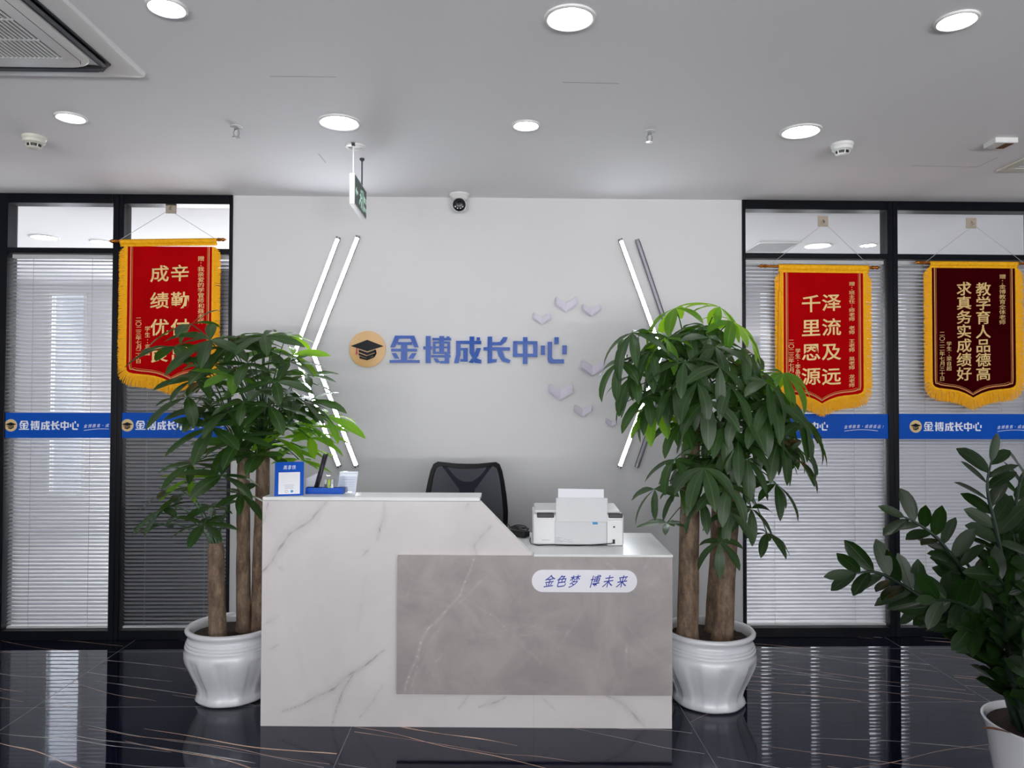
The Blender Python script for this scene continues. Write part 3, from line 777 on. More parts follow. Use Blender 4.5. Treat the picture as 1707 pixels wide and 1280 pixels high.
def pennant(rod, sleeve, body, tip, fring, cloth, cols, smalls, label, hook, n_main, tassel=None):
    """rod (xl, xr, y), sleeve (xl, xr, ytop, ybot), body (xl, xr, shoulder y), tip y of cloth / of fringe."""
    yq = -0.032
    g = lambda px, py: (at(px, py, yq).x, at(px, py, yq).z)
    t = empty('award_pennant', (0, 0, 0)); tag(t, label, 'pennant', 'velvet award pennants')
    fr = wallfr(yq)
    (rl, rz), (rr, _) = g(rod[0], rod[2]), g(rod[1], rod[3]); rz2 = _
    a, b = Vector((rl + 0.03, yq, rz)), Vector((rr - 0.03, yq, rz2))
    MB().tube([a, b], 0.009, 12).build('rod', M['brass'], t)
    for e, sg in ((a, -1), (b, 1)):
        rot = Matrix.Rotation(PI / 2 * sg, 3, 'Y')
        MB().lathe([(0.009, -0.006), (0.013, 0), (0.009, 0.004), (0.012, 0.010), (0.008, 0.015), (0.012, 0.024), (0.009, 0.034), (0.003, 0.042), (0.0, 0.052)], 14, e, rot=rot).build('finial', M['brass'], t)
    xl, zt = g(sleeve[0], sleeve[2]); xr, zb = g(sleeve[1], sleeve[3])
    zt2 = zt + (rz2 - rz) * (xr - xl) / (rr - rl)
    mb = MB(); n = 40; vs = []; ns = 9
    for i in range(n + 1):
        x = xl + (xr - xl) * i / n; top = zt + (zt2 - zt) * i / n; ht = zt - zb
        for j in range(ns):
            q = j / (ns - 1); bul = math.sin(PI * min(1, q * 1.35)) if q < 0.74 else 0
            vs.append((x, yq - 0.003 - 0.011 * bul - 0.0012 * noise.noise(Vector((x * 60, q * 3, 1))), top - ht * q))
    mb.add(vs, [(i * ns + j, i * ns + j + 1, (i + 1) * ns + j + 1, (i + 1) * ns + j) for i in range(n) for j in range(ns - 1)])
    so = mb.build('rod_sleeve', M['yellow'], t); md = so.modifiers.new('solid', 'SOLIDIFY'); md.thickness = 0.002
    # cloth outline
    bl, zsh = g(body[0], body[2]); br, _ = g(body[1], body[2]); tx, ztip = g(tip[0], tip[1]); ztop = zb + 0.004
    hw = (br - bl) / 2; cxm = (bl + br) / 2; hd = zsh - ztip

    def outline(ins):
        """Right side from the top down to the point, then up the left: an upright edge, a rounded corner and a swept curve into the point."""
        sd = [(1, None), (1.0, 0.62), (0.985, 0.25), (0.93, 0.02), (0.84, -0.10), (0.70, -0.17), (0.52, -0.24), (0.36, -0.36), (0.20, -0.58), (0.08, -0.82), (0, -1.0)]
        w = hw - ins; o = []
        for u, v in sd:
            zz = ztop if v is None else zsh + v * hd + (ins * (1.0 if v < 0.1 else 0.4) if ins else 0)
            o.append((u * w, zz))
        R_ = [(cxm + u + (tx - cxm) * (1 - u / w), z) for u, z in o]; L_ = [(cxm - u + (tx - cxm) * (1 - u / w), z) for u, z in o]
        return R_, L_
    Ro, Lo = outline(0.0)
    poly = Lo[:-1][::1] + [Ro[-1]] + Ro[:-1][::-1]
    MB().prism(poly, -0.002, 0.0, fr).build('cloth', cloth, t)
    Ri, Li = outline(0.024)
    line = Li[:-1] + Ri[::-1]
    MB().ribbon(line, 0.0075, 0.0, 0.0012, fr).ribbon((lambda a: a[0][:-1] + a[1][::-1])((lambda q: (q[1], q[0]))(outline(0.034))), 0.0018, 0.0, 0.001, fr).build('gold_border', M['goldline'], t)
    # fringe: a braid and thousands of hanging threads
    fl_ = fring
    braid = MB().ribbon(Lo[:-1] + Ro[::-1], 0.010, 0.0, 0.004, fr); braid.build('braid', M['yellow'], t)
    mb = MB(); rnd = random.Random(5)
    path = Lo[:-1] + [Lo[-1]] + Ro[:-1][::-1]
    pv = [Vector(p) for p in path]; ctr = Vector((cxm, zsh + 0.25))
    def nrm(i):
        d = pv[min(i + 1, len(pv) - 1)] - pv[max(i - 1, 0)]; o_ = Vector((d.y, -d.x)).normalized()
        return -o_ if o_.dot(pv[i] - ctr) < 0 else o_
    nr = [nrm(i) for i in range(len(pv))]
    for si in range(len(pv) - 1):
        a_, b_ = pv[si], pv[si + 1]; cnt = max(1, int((b_ - a_).length * (1 + fl_ * 9 * (1 - nr[si].dot(nr[si + 1]))) / 0.0009))
        for i in range(cnt):
            f_ = (i + rnd.random()) / cnt; p = a_.lerp(b_, f_)
            if p.y > ztop: continue
            out = nr[si].lerp(nr[si + 1], f_).normalized(); down = max(0.0, -out.y)
            dirn = (out + Vector((rnd.gauss(0, 0.09), rnd.gauss(0, 0.09) - 0.10 - 0.6 * down))).normalized()
            ln = fl_ * (0.95 + 0.5 * down) * rnd.uniform(0.84, 1.05) * min(1, 0.35 + (ztop - p.y) / 0.05); w = 0.0012; sidev = Vector((-dirn.y, dirn.x)) * w
            y0 = rnd.uniform(-0.002, 0.004); y1 = y0 + rnd.uniform(-0.004, 0.004)
            e_ = p + dirn * ln; mid = p + dirn * ln * 0.5 + Vector((0, -0.002))
            q = [p - sidev, p + sidev, mid + sidev, mid - sidev, e_ + sidev * 0.8 - Vector((0, .003)), e_ - sidev * 0.8 - Vector((0, .003))]
            yy = [y0, y0, (y0 + y1) / 2 + 0.002, (y0 + y1) / 2 + 0.002, y1, y1]
            mb.add([fr(v.x, v.y, h_) for v, h_ in zip(q, yy)], [(0, 1, 2, 3), (3, 2, 4, 5)])
    mb.build('fringe', M['fringe'], t, recalc=False)
    # writing
    mb = MB()
    for chars, px, y0, y1, sz in cols:
        for i, ch in enumerate(chars):
            x, z = g(px, y0 + (y1 - y0) * i / max(1, len(chars) - 1))
            put(mb, ch, x, z, sz * 0.9 / 263, fr, 0.0, 0.0015, 0.012, 1.1, 0.0, 0.05)
    mb.build('large_lettering', M['goldtext'], t)
    mb = MB()
    for chars, px, y0, y1, sz in smalls:
        n = len(chars)
        for i, ch in enumerate(chars):
            if ch == ' ': continue
            x, z = g(px, y0 + (y1 - y0) * i / max(1, n - 1)); h_ = min(sz, 0.97 * (y1 - y0) / max(1, n - 1))
            put(mb, ch, x, z, h_ / 263, fr, 0.0, 0.0012, 0.0, min(1.45, sz / h_), 0.0, 0.04)
    mb.build('small_lettering', M['goldtext'], t)
    if tassel:
        px, y0, y1, y2 = tassel; q0, q1, q2 = (at(px, y_, yq) for y_ in (y0, y1, y2)); dz = Vector((0, -0.012, 0))
        ts = MB().tube([q0 + dz, q1 + dz], 0.003, 6).lathe([(0.0, 0.008), (0.008, 0.004), (0.010, 0.0), (0.008, -0.006), (0.009, -0.012), (0.009, -0.020)], 12, q1 + dz)
        rn = random.Random(3)
        for i in range(22):
            a_ = i * 2.4; o_ = Vector((0.0085 * math.cos(a_), 0.004 * math.sin(a_), 0)); e_ = q2 + dz + o_ * rn.uniform(1.0, 1.6) + Vector((0, 0, rn.uniform(-.01, .03)))
            ts.tube([q1 + dz + o_ * 0.8 + Vector((0, 0, -0.018)), (q1 + e_ + dz) / 2 + o_ * 0.6 + Vector((rn.uniform(-.001, .001), 0, 0)), e_], 0.0014, 5)
        ts.build('tassel', M['fringe'], t)
    # cord over the hook
    hk = Vector((hook.x, yq + 0.034, hook.z - 0.018)) if hook else None
    if hk:
        MB().tube([a + Vector((0.02, -0.009, 0.004)), hk + Vector((0, 0, 0.0)), b + Vector((-0.02, -0.009, 0.004))], 0.0016, 5).build('hanging_cord', M['string'], t)
    return t


h1 = hook_pad(285.5, 347, 'beige adhesive hook holding the pennant of the left glass partition')
h2 = hook_pad(1371.5, 369, 'beige adhesive hook above the bright red pennant of the right partition')
h3 = hook_pad(1618.5, 372, 'beige adhesive hook above the maroon pennant')
pennant((186, 373, 402, 399.5), (201, 362, 399, 412.5), (209, 353, 622), (285, 638), 0.050, M['red'],
        [('辛勤付出', 300, 455, 590, 31), ('成绩优良', 266, 456, 590, 31)],
        [('赠：我亲爱的学管师和聂老师', 335, 431, 536, 11), ('二〇二三年七月二十日', 231, 532, 602, 10), ('学生：袁鑫', 246, 548, 588, 9)],
        'bright red pennant behind the left potted tree', h1, 4)
pennant((1268, 1463, 443.5, 446), (1297, 1448, 440, 455), (1305, 1441, 656), (1370, 674), 0.052, M['red'],
        [('泽流及远', 1386, 504, 627, 33), ('千里恩源', 1352, 506, 627, 33)],
        [('赠：班主任：师老师 老师 王老师 吴老师 龙老师', 1420, 473, 642, 11), ('二〇二三年七月', 1319, 569, 617, 10), ('学生：李晶晶', 1330, 585, 628, 9)],
        'bright red pennant half covered by the right potted tree', h2, 4, (1299, 452, 487, 622))
pennant((1529, 1717, 437.5, 439), (1549, 1696, 435, 447.5), (1553, 1695, 646), (1622, 664), 0.050, M['maroon'],
        [('教学育人品德高', 1639, 482, 623, 26), ('求真务实成绩好', 1607, 481, 623, 26)],
        [('赠：金博教育全体老师', 1671, 461, 537, 11.5), ('二〇二二年七月三十日', 1570.5, 556, 631, 9.5), ('学生：梁自超', 1582, 573, 614, 9)],
        'dark maroon pennant on the far right glass bay', h3, 7)
#PART2
# ------------------------------------------------------------------ reception counter
import numpy as np
CO = Vector((-1.045, -1.198, 0)); CA = R(-1.739); CLN = 1.836
counter = empty('reception_counter', CO, CA); tag(counter, 'white marble reception counter with raised ledge and grey stone front panel', 'reception counter')
CMAT = Matrix.Translation(CO) @ Matrix.Rotation(CA, 4, 'Z'); CINV = CMAT.inverted()


def front(px, py, off=0.0):
    """Pixel on the counter's front face (pushed out by off) in counter coordinates (x, z)."""
    d = CINV.to_3x3() @ (CROT @ Vector(((px - CX) / F, -(py - CY) / F, -1))); p = CINV @ CAMPOS
    q = p + d * ((-off - p.y) / d.y); return q.x, q.z


def top(x): return 1.004 if x < 0.978 else max(0.764, 1.004 - (x - 0.978) * (0.240 / 0.237))


def stone(name, x0, x1, z0, topf, y0, y1, veins, mat, parent, step=0.006):
    nx = int((x1 - x0) / step); nz = int((topf((x0 + x0) / 2) - z0) / step)
    xs = np.linspace(x0, x1, nx + 1); vs = []
    for x in xs:
        t_ = topf(x)
        for j in range(nz + 1): vs.append((x, y0, z0 + (t_ - z0) * j / nz))
    fs = [(i * (nz + 1) + j, (i + 1) * (nz + 1) + j, (i + 1) * (nz + 1) + j + 1, i * (nz + 1) + j + 1) for i in range(nx) for j in range(nz)]
    A = np.array(vs)[:, [0, 2]]; val = np.zeros(len(A))
    wob = np.array([(noise.noise(Vector((x * 9, z * 9, 1))), noise.noise(Vector((x * 9, z * 9, 7)))) for x, z in A]) * 0.012
    fine = np.array([noise.noise(Vector((x * 26, z * 26, 3))) for x, z in A])
    Bp = A + wob
    for line, w, k_ in veins:
        ln = [front(*p) for p in line]
        for i in range(len(ln) - 1):
            a, b = np.array(ln[i]), np.array(ln[i + 1]); ab = b - a
            t_ = np.clip(((Bp - a) @ ab) / (ab @ ab), 0, 1); d = np.linalg.norm(Bp - (a + t_[:, None] * ab), axis=1)
            f_ = (i + t_) / (len(ln) - 1); ww = w * (0.6 + 0.8 * np.abs(fine)) * (0.5 + np.sin(f_ * PI) * 0.7)
            val = np.maximum(val, k_ * np.exp(-(d / ww) ** 2) * (0.65 + 0.9 * fine).clip(0.12, 1))
            val = np.maximum(val, 0.22 * k_ * np.exp(-(d / (ww * 5)) ** 2))
    n0 = len(vs)
    # sides and back
    ol = [(x0, z0), (x1, z0)] + [(float(x), topf(x)) for x in xs[::-1]]
    n = len(ol); vs += [(a, y0, b) for a, b in ol] + [(a, y1, b) for a, b in ol]
    fs += [(n0 + i, n0 + (i + 1) % n, n0 + n + (i + 1) % n, n0 + n + i) for i in range(n)] + [tuple(range(n0 + n, n0 + 2 * n))]
    mb = MB(); mb.add(vs, fs); o = mb.build(name, mat, parent, recalc=False)
    at_ = o.data.attributes.new('vein', 'FLOAT', 'POINT'); at_.data.foreach_set('value', list(val.astype(float)) + [0.0] * (2 * n))
    return o


WV = [([(545, 835), (532, 850), (520, 866), (498, 880), (482, 892), (468, 912), (456, 935), (437, 954)], 0.0065, 0.85), ([(640, 838), (637, 862), (632, 880), (627, 899)], 0.004, 0.8), ([(612, 918), (606, 926)], 0.004, 0.6),
      ([(446, 838), (443, 858), (438, 872)], 0.004, 0.6), ([(640, 1084), (612, 1105), (590, 1121), (560, 1146), (520, 1166), (470, 1186)], 0.0042, 0.9), ([(592, 1121), (575, 1150), (563, 1176), (554, 1205)], 0.004, 0.85),
      ([(640, 1140), (620, 1172), (600, 1195)], 0.003, 0.45), ([(818, 878), (803, 893), (792, 906), (797, 924)], 0.009, 0.6), ([(1012, 1160), (1035, 1172), (1056, 1190), (1076, 1212)], 0.004, 0.8), ([(440, 1040), (462, 1025)], 0.003, 0.5),
      ([(800, 1180), (822, 1168), (842, 1160)], 0.004, 0.75), ([(765, 1180), (782, 1160)], 0.003, 0.6), ([(450, 1084), (465, 1075)], 0.004, 0.45), ([(780, 838), (776, 850)], 0.004, 0.4), ([(465, 946), (472, 950)], 0.004, 0.5), ([(905, 1165), (925, 1185)], 0.002, 0.5), ([(595, 1060), (602, 1010), (610, 960)], 0.012, 0.12)]
GV = [([(793, 927), (776, 965), (766, 990), (750, 1010), (735, 1026), (716, 1044), (702, 1075), (690, 1105), (676, 1140), (672, 1155)], 0.0028, 0.9), ([(700, 1080), (694, 1120), (690, 1155)], 0.002, 0.5), ([(770, 993), (820, 1024), (850, 1050), (900, 1100), (905, 1105)], 0.0018, 0.5), ([(760, 1008), (785, 985), (812, 958)], 0.0022, 0.45),
      ([(1008, 935), (1030, 952), (1045, 962)], 0.002, 0.5), ([(975, 1010), (945, 1050), (930, 1080)], 0.003, 0.25), ([(1035, 1030), (1080, 1080), (1118, 1110)], 0.003, 0.25), ([(1085, 926), (1070, 955)], 0.002, 0.35), ([(800, 1055), (850, 1062), (900, 1050)], 0.008, 0.22), ([(780, 1060), (880, 1040), (960, 1060)], 0.006, 0.18), ([(1045, 1070), (1043, 1110)], 0.002, 0.5), ([(725, 1100), (745, 1080)], 0.004, 0.25), ([(672, 930), (690, 955), (680, 990)], 0.003, 0.25), ([(683, 1150), (735, 1040)], 0.004, 0.3)]
GV = [(l_, w_ * 0.62, k_ * 0.8) for l_, w_, k_ in GV]
stone('front_panel', 0, CLN, 0.0, top, 0.0, 0.022, WV, M['wmarble'], counter)
gz0, gz1 = front(662, 1157, 0.022)[1], 0.764
stone('grey_front_panel', 0.612, CLN - 0.002, gz0, lambda x: gz1, -0.022, -0.0005, [(l, w, k_) for l, w, k_ in GV], M['gmarble'], counter, 0.0075)
MB().box((0.0, -0.001, 1.005), (0.977, 0.175, 1.021)).build('ledge', M['whiteedge'], counter, bevel=0.0015)
MB().box((0.0, 0.022, 0.773), (0.955, 0.040, 1.004)).build('ledge_back_board', M['whiteedge'], counter)
MB().add([(0.979, 0.0, 1.0045), (1.216, 0.0, 0.7645), (1.216, 0.022, 0.7645), (0.979, 0.022, 1.0045), (0.979, 0.0, 1.0075), (1.218, 0.0, 0.7665), (1.218, 0.022, 0.7665), (0.979, 0.022, 1.0075)],
         [(0, 1, 2, 3), (4, 5, 6, 7), (0, 1, 5, 4), (1, 2, 6, 5), (2, 3, 7, 6), (3, 0, 4, 7)]).build('sloped_edge', M['whiteedge'], counter)
MB().box((1.219, -0.024, 0.7645), (CLN, 0.0215, 0.774)).box((0.018, 0.0225, 0.748), (CLN, 0.52, 0.773)).build('desktop', M['whiteedge'], counter)
box_obj('left_end_panel', (0, 0.0225, 0), (0.018, 0.175, 1.004), M['whiteedge'], counter)
box_obj('right_end_panel', (CLN - 0.02, 0.0225, 0), (CLN, 0.50, 0.747), M['whiteedge'], counter)
MB().box((1.2185, -0.0006, 0.0), (1.2198, 0, gz0)).build('panel_joint', M['label'], counter)

# plaque on the grey panel
a0, b0 = front(886.5, 949.5, 0.026), front(1062, 987.5, 0.026)
t = empty('slogan_plaque', CMAT @ Vector(((a0[0] + b0[0]) / 2, -0.0225, (a0[1] + b0[1]) / 2)), CA); tag(t, 'white rounded plaque with blue brush lettering on the grey counter front', 'sign plaque')
hw, hh = (b0[0] - a0[0]) / 2, abs(b0[1] - a0[1]) / 2
fr = lambda a, b, d: (a, -d, b)
M['plaque'] = P('white_acrylic', '#f6f5fb', 0.08, spec=0.6)
MB().prism([(x, z) for x, z in rrect(hw, hh, hh - 0.0005, 12)], 0, 0.004, fr).build('board', M['plaque'], t)
M['deepblue'] = P('deep_blue_print', '#12309e', 0.3)
mb = MB()
for ch, px in zip('金色梦博未来', (916, 936, 957, 991, 1013, 1036)):
    put(mb, ch, front(px, 968)[0] - (a0[0] + b0[0]) / 2, 0.0, 0.058, fr, 0.004, 0.0052, 0.004, 0.82, 0.28, 0.12)
mb.build('lettering', M['deepblue'], t)


def cpt(x, y, z): return CMAT @ Vector((x, y, z))


# ------------------------------------------------------------------ printer and what lies beside it
t = empty('printer', cpt(1.434, 0.325, 0.773), CA); tag(t, 'white inkjet printer seen from behind on the low counter end', 'printer')
mb = MB(); H2 = 0.145
prof = [(-0.214, -0.135), (-0.190, -0.145), (0.190, -0.145), (0.214, -0.140), (0.214, 0.12), (0.19, 0.145), (-0.19, 0.145), (-0.214, 0.12)]
mb.prism(prof, 0.004, H2, lambda a, b, d: (a, b, d)); mb.build('body', M['plastic'], t, bevel=0.006)
MB().prism([(-0.205, -0.120), (0.200, -0.120), (0.205, 0.13), (-0.205, 0.13)], H2 + 0.0005, H2 + 0.018, lambda a, b, d: (a, b + 0.0, d)).build('scanner_lid', M['plastic'], t, bevel=0.006)
for a, b in ((-0.196, -0.115), (0.142, 0.208)): box_obj('rear_hinge', (a, -0.150, H2 - 0.014), (b, -0.121, H2 + 0.008), M['dark'], t, 0.004)
rp = box_obj('rear_cover', (-0.112, -0.150, 0.006), (0.132, -0.1455, 0.118), M['plastic2'], t, 0.002)
box_obj('cyan_sticker', (0.066, -0.1512, 0.101), (0.090, -0.1502, 0.117), M['cyan'], rp)
rt = MB()
for i, (x, z, w) in enumerate(((-0.108, 0.036, 0.03), (-0.07, 0.030, 0.012), (-0.054, 0.026, 0.014), (-0.038, 0.030, 0.006), (-0.108, 0.022, 0.04), (-0.108, 0.016, 0.036), (-0.066, 0.018, 0.04), (-0.108, 0.029, 0.022))): rt.box((x, -0.1508, z), (x + w, -0.1502, z + 0.0035))
rt.build('rating_print', M['label'], rp)
bp = MB(); [bp.box((-0.172 + i * 0.006, -0.1458, 0.024), (-0.168 + i * 0.006, -0.1452, 0.0285)) for i in range(6)]; bp.build('name_print', M['label'], t)
sp = box_obj('side_cover', (0.134, -0.152, 0.002), (0.208, -0.1455, H2 - 0.022), M['plastic'], t, 0.003)
box_obj('data_socket', (0.163, -0.1528, 0.086), (0.171, -0.1518, 0.094), M['dark'], sp)
box_obj('power_plug', (0.160, -0.158, 0.012), (0.171, -0.1518, 0.032), M['dark'], sp, 0.001)
MB().tube([(0.165, -0.156, 0.016), (0.150, -0.160, 0.013), (0.138, -0.158, 0.012), (0.09, -0.156, 0.008), (0, -0.158, 0.003), (-0.06, -0.157, 0.003), (-0.115, -0.156, 0.006), (-0.19, -0.156, 0.003), (-0.222, -0.12, 0.003), (-0.228, -0.06, 0.006), (-0.224, 0.02, 0.003)], 0.0024, 6).build('power_cord', M['dark'], t)
# paper support leaning back over the lid, with paper in it
tl = lambda a, b, d: (a, -0.140 - (b) * -0.10 - d, 0.112 + b)
MB().prism([(-0.108, 0), (0.136, 0), (0.139, 0.112), (-0.106, 0.112)], 0.006, 0.012, tl).build('paper_support', M['plastic2'], t, bevel=0.002)
MB().prism([(-0.096, 0.02), (0.120, 0.02), (0.121, 0.152), (-0.095, 0.154)], 0.000, 0.005, tl).build('paper', M['paper'], t)

c = cpt(1.150, 0.405, 0.7745)
t = empty('power_adapter', c, R(-38)); tag(t, 'black power adapter with coiled cable on the counter left of the printer', 'power adapter')
MB().box((-0.055, -0.024, 0), (0.055, 0.024, 0.030)).build('brick', M['dark'], t, bevel=0.004)
mb = MB(); pts = []
for i in range(64):
    a = i / 63 * 2 * PI * 3; rr = 0.038 + 0.008 * math.sin(i * 0.7)
    pts.append((rr * 1.25 * math.cos(a) + 0.004, rr * 0.8 * math.sin(a), 0.036 + 0.0035 * i / 16 + 0.004 * math.sin(a * 1.5 + i * 0.1)))
mb.tube(pts, 0.0026, 6).build('coiled_cable', M['dark'], t)
MB().tube([(-0.05, 0, 0.036), (-0.07, 0.01, 0.05), (-0.085, 0.014, 0.048), (-0.10, 0.02, 0.02), (-0.14, 0.03, 0.003), (-0.2, 0.05, 0.003)], 0.0026, 6).build('lead', M['dark'], t)

# ------------------------------------------------------------------ things on the raised ledge
LZ = 1.021
t = empty('payment_stand', cpt(0.108, 0.035, LZ), CA + R(16)); tag(t, 'blue upright stand with a white card on the counter ledge', 'counter stand')
lean = math.tan(R(17)); g = lambda a, b, d: (a, b * lean - d, b)
MB().prism([(-0.064, 0), (0.064, 0), (0.064, 0.150), (-0.064, 0.150)], -0.003, 0, g).build('board', M['bluestand'], t)
cd = MB().prism(list(map(lambda p: (p[0], p[1]), [(-0.047, 0.008), (0.047, 0.008), (0.047, 0.104), (-0.047, 0.104)])), 0.0003, 0.0010, g).build('card', M['paper'], t)
mb = MB()
for z, w in ((0.046, 0.022), (0.039, 0.018), (0.033, 0.02)): mb.prism([(-w, z), (w, z), (w, z + 0.002), (-w, z + 0.002)], 0.001, 0.0014, g)
mb.ribbon([(-0.012 + 0.006 * math.cos(i * PI / 6), 0.020 + 0.006 * math.sin(i * PI / 6)) for i in range(12)], 0.0022, 0.001, 0.0014, g, closed=True); mb.build('card_print', M['label'], cd)
MB().prism([(0.012 + 0.006 * math.cos(i * PI / 6), 0.020 + 0.006 * math.sin(i * PI / 6)) for i in range(12)], 0.001, 0.0014, g).build('blue_icon', M['cyan'], cd)
mb = MB()
for i, ch in enumerate('高拿铁'): put(mb, ch, -0.018 + i * 0.019, 0.126, 0.021, g, 0.0003, 0.0009, 0.0, 0.85, 0.1)
mb.build('heading', M['white_film'], t)
MB().add([(-0.02, 0.10 * lean + 0.004, 0.10), (0.02, 0.10 * lean + 0.004, 0.10), (0.025, 0.085, 0.001), (-0.025, 0.085, 0.001), (-0.02, 0.10 * lean + 0.007, 0.10), (0.02, 0.10 * lean + 0.007, 0.10), (0.025, 0.088, 0.001), (-0.025, 0.088, 0.001)],
         [(0, 1, 2, 3), (4, 5, 6, 7), (0, 1, 5, 4), (1, 2, 6, 5), (2, 3, 7, 6), (3, 0, 4, 7)]).build('easel_leg', M['bluestand'], t)

t = empty('desk_tray', cpt(0.25, 0.125, LZ), CA); tag(t, 'low blue desk tray with clear back on the counter ledge', 'desk tray')
w = 0.087
MB().box((-w, -0.022, 0), (w, 0.022, 0.004)).box((-w, -0.022, 0.004), (w, -0.019, 0.028)).box((-w, 0.019, 0.004), (w, 0.022, 0.028)).box((-w, -0.019, 0.004), (-w + 0.003, 0.019, 0.028)).box((w - 0.003, -0.019, 0.004), (w, 0.019, 0.028)).build('tray', M['bluestand'], t)
MB().box((0.0, 0.010, 0.0285), (w, 0.013, 0.082)).build('clear_back', M['acrylic'], t)
for i, (x, m_, lab) in enumerate(((0.268, 'green_hl', 'yellow-green marker standing in the blue tray'), (0.283, 'white_film', 'white marker standing in the blue tray beside the yellow-green one'), (0.252, 'darkgrey', 'dark grey marker standing in the blue tray beside the yellow-green one'))):
    q = cpt(x, 0.119, LZ + 0.0045); mk = empty('marker', q, CA); tag(mk, lab, 'marker', 'markers in the blue tray')
    MB().lathe([(0.0055, 0), (0.0055, 0.040)], 12).build('barrel', M[m_], mk); MB().lathe([(0.0062, 0.0402), (0.0062, 0.058), (0.004, 0.062), (0, 0.062)], 12).build('cap', M['label'] if m_ != 'green_hl' else M['green_hl'], mk)
t = empty('card_holder', cpt(0.338, 0.153, LZ), CA); tag(t, 'clear acrylic card holder with a printed card beside the blue tray', 'card holder')
g = lambda a, b, d: (a + b * 0.10, b * 0.08 - d, b)
MB().prism([(-0.040, 0), (0.048, 0), (0.048, 0.100), (-0.040, 0.100)], 0.0, 0.003, g).build('clear_front', M['acrylic'], t)
MB().box((-0.038, 0.0005, 0), (0.048, 0.022, 0.003)).build('foot', M['acrylic'], t)
ch_ = MB().prism([(-0.036, 0.004), (0.044, 0.004), (0.044, 0.098), (-0.036, 0.098)], -0.003, -0.0015, g).build('card', P('grey_printed_card', '#b9bbc8', 0.6), t)
mb = MB(); mb.prism([(-0.036, 0.076), (0.044, 0.076), (0.044, 0.088), (-0.036, 0.088)], -0.0014, -0.001, g).prism([(-0.036, 0.091), (0.044, 0.091), (0.044, 0.098), (-0.036, 0.098)], -0.0014, -0.001, g); mb.build('white_band', M['paper'], ch_)
mb = MB()
for z in (0.028, 0.038, 0.048, 0.060): mb.prism([(-0.028, z), (0.034, z), (0.034, z + 0.002), (-0.028, z + 0.002)], -0.0014, -0.001, g)
mb.build('card_print', P('blue_grey_print', '#7d84a8', 0.6), ch_)
t = empty('rolled_leaflet', cpt(0.204, 0.1225, LZ + 0.0045), CA); tag(t, 'dark printed leaflet standing slanted in the blue tray', 'leaflet')
q = lambda a, b, d: (a + b * 0.26 + 0.0, d + 0.02 * b, b)
mb = MB(); n = 16; vs = []
for z in (0.0, 0.09, 0.18):
    for i in range(n): a = -0.6 + 4.6 * i / (n - 1); rr = 0.0102 * (0.9 + 0.25 * z / 0.18); vs.append((rr * math.cos(a) + z * 0.27, rr * math.sin(a) - z * 0.02, z))
mb.add(vs, [(j * n + i, j * n + i + 1, (j + 1) * n + i + 1, (j + 1) * n + i) for j in range(2) for i in range(n - 1)]); o = mb.build('sheet', M['leaflet'], t); o.modifiers.new('solid', 'SOLIDIFY').thickness = 0.0012
MB().tube([(-0.0105, -0.003, 0.003), (0.038, -0.007, 0.176)], 0.0022, 6).build('dark_spine', M['dark'], t)
t = empty('folded_paper', cpt(0.186, 0.155, LZ), CA); tag(t, 'white folded paper leaning behind the blue tray', 'paper')
MB().prism([(-0.036, 0), (0.028, 0), (0.036, 0.100), (-0.036, 0.066)], 0, 0.0012, lambda a, b, d: (a, 0.004 + b * 0.05 - d, b)).build('sheet', M['paper'], t)

# ------------------------------------------------------------------ office chair
k = N('mesh_back_fabric'); k.b.inputs['Base Color'].default_value = lin('#1a2032'); k.b.inputs['Roughness'].default_value = 0.8
tr = k.n('ShaderNodeBsdfTransparent'); mx = k.n('ShaderNodeMixShader', Fac=0.80); k.l(tr.outputs[0], mx.inputs[1]); k.l(k.b.outputs[0], mx.inputs[2]); k.l(mx.outputs[0], k.out.inputs['Surface']); M['mesh'] = k.m
cc = at(773, 800, -0.33)
t = empty('office_chair', (cc.x, -0.44, 0), R(-4)); tag(t, 'black mesh back office chair behind the reception counter', 'chair')
def back(a, b, d=0): return (a, 0.13 + 0.05 * math.cos(a * 4) * 0 + 0.06 * (1 - (a / 0.27) ** 2) + (b - 0.8) * 0.10 - d, b)   # curved shell: x, height, distance forward
BT = 1.098
ol = [(0.0, BT - 0.014), (0.06, BT - 0.012), (0.12, BT - 0.004), (0.152, BT), (0.172, BT - 0.012), (0.186, BT - 0.05), (0.198, BT - 0.11), (0.210, BT - 0.19), (0.218, BT - 0.28), (0.216, BT - 0.38), (0.198, BT - 0.47), (0.16, BT - 0.53), (0.08, BT - 0.55), (0.0, BT - 0.552)]
ol = [(a * 1.12, b) for a, b in ol]
full = ol + [(-a, b) for a, b in ol[-2:0:-1]]
mb = MB(); n = len(full); ctr = (0, BT - 0.27); vs = []
def inner(p, k_, s_=0.022):
    dx, dz = p[0] - ctr[0], p[1] - ctr[1]; L_ = math.hypot(dx, dz); return (p[0] - dx / L_ * s_ * k_, p[1] - dz / L_ * s_ * k_)
for p in full:
    i_ = inner(p, 1.3); vs += [back(*p, 0.012), back(*i_, 0.012), back(*i_, -0.012), back(*p, -0.012)]
mb.add(vs, [(i * 4 + j, i * 4 + (j + 1) % 4, ((i + 1) % n) * 4 + (j + 1) % 4, ((i + 1) % n) * 4 + j) for i in range(n) for j in range(4)])
mb.build('back_frame', M['chairplastic'], t, bevel=0.003)
mb = MB(); ins = [inner(p, 0.9) for p in full]; vs = [back(*ctr)]; K = 5
for q in range(1, K + 1): vs += [back(ctr[0] + (a - ctr[0]) * q / K, ctr[1] + (b - ctr[1]) * q / K) for a, b in ins]
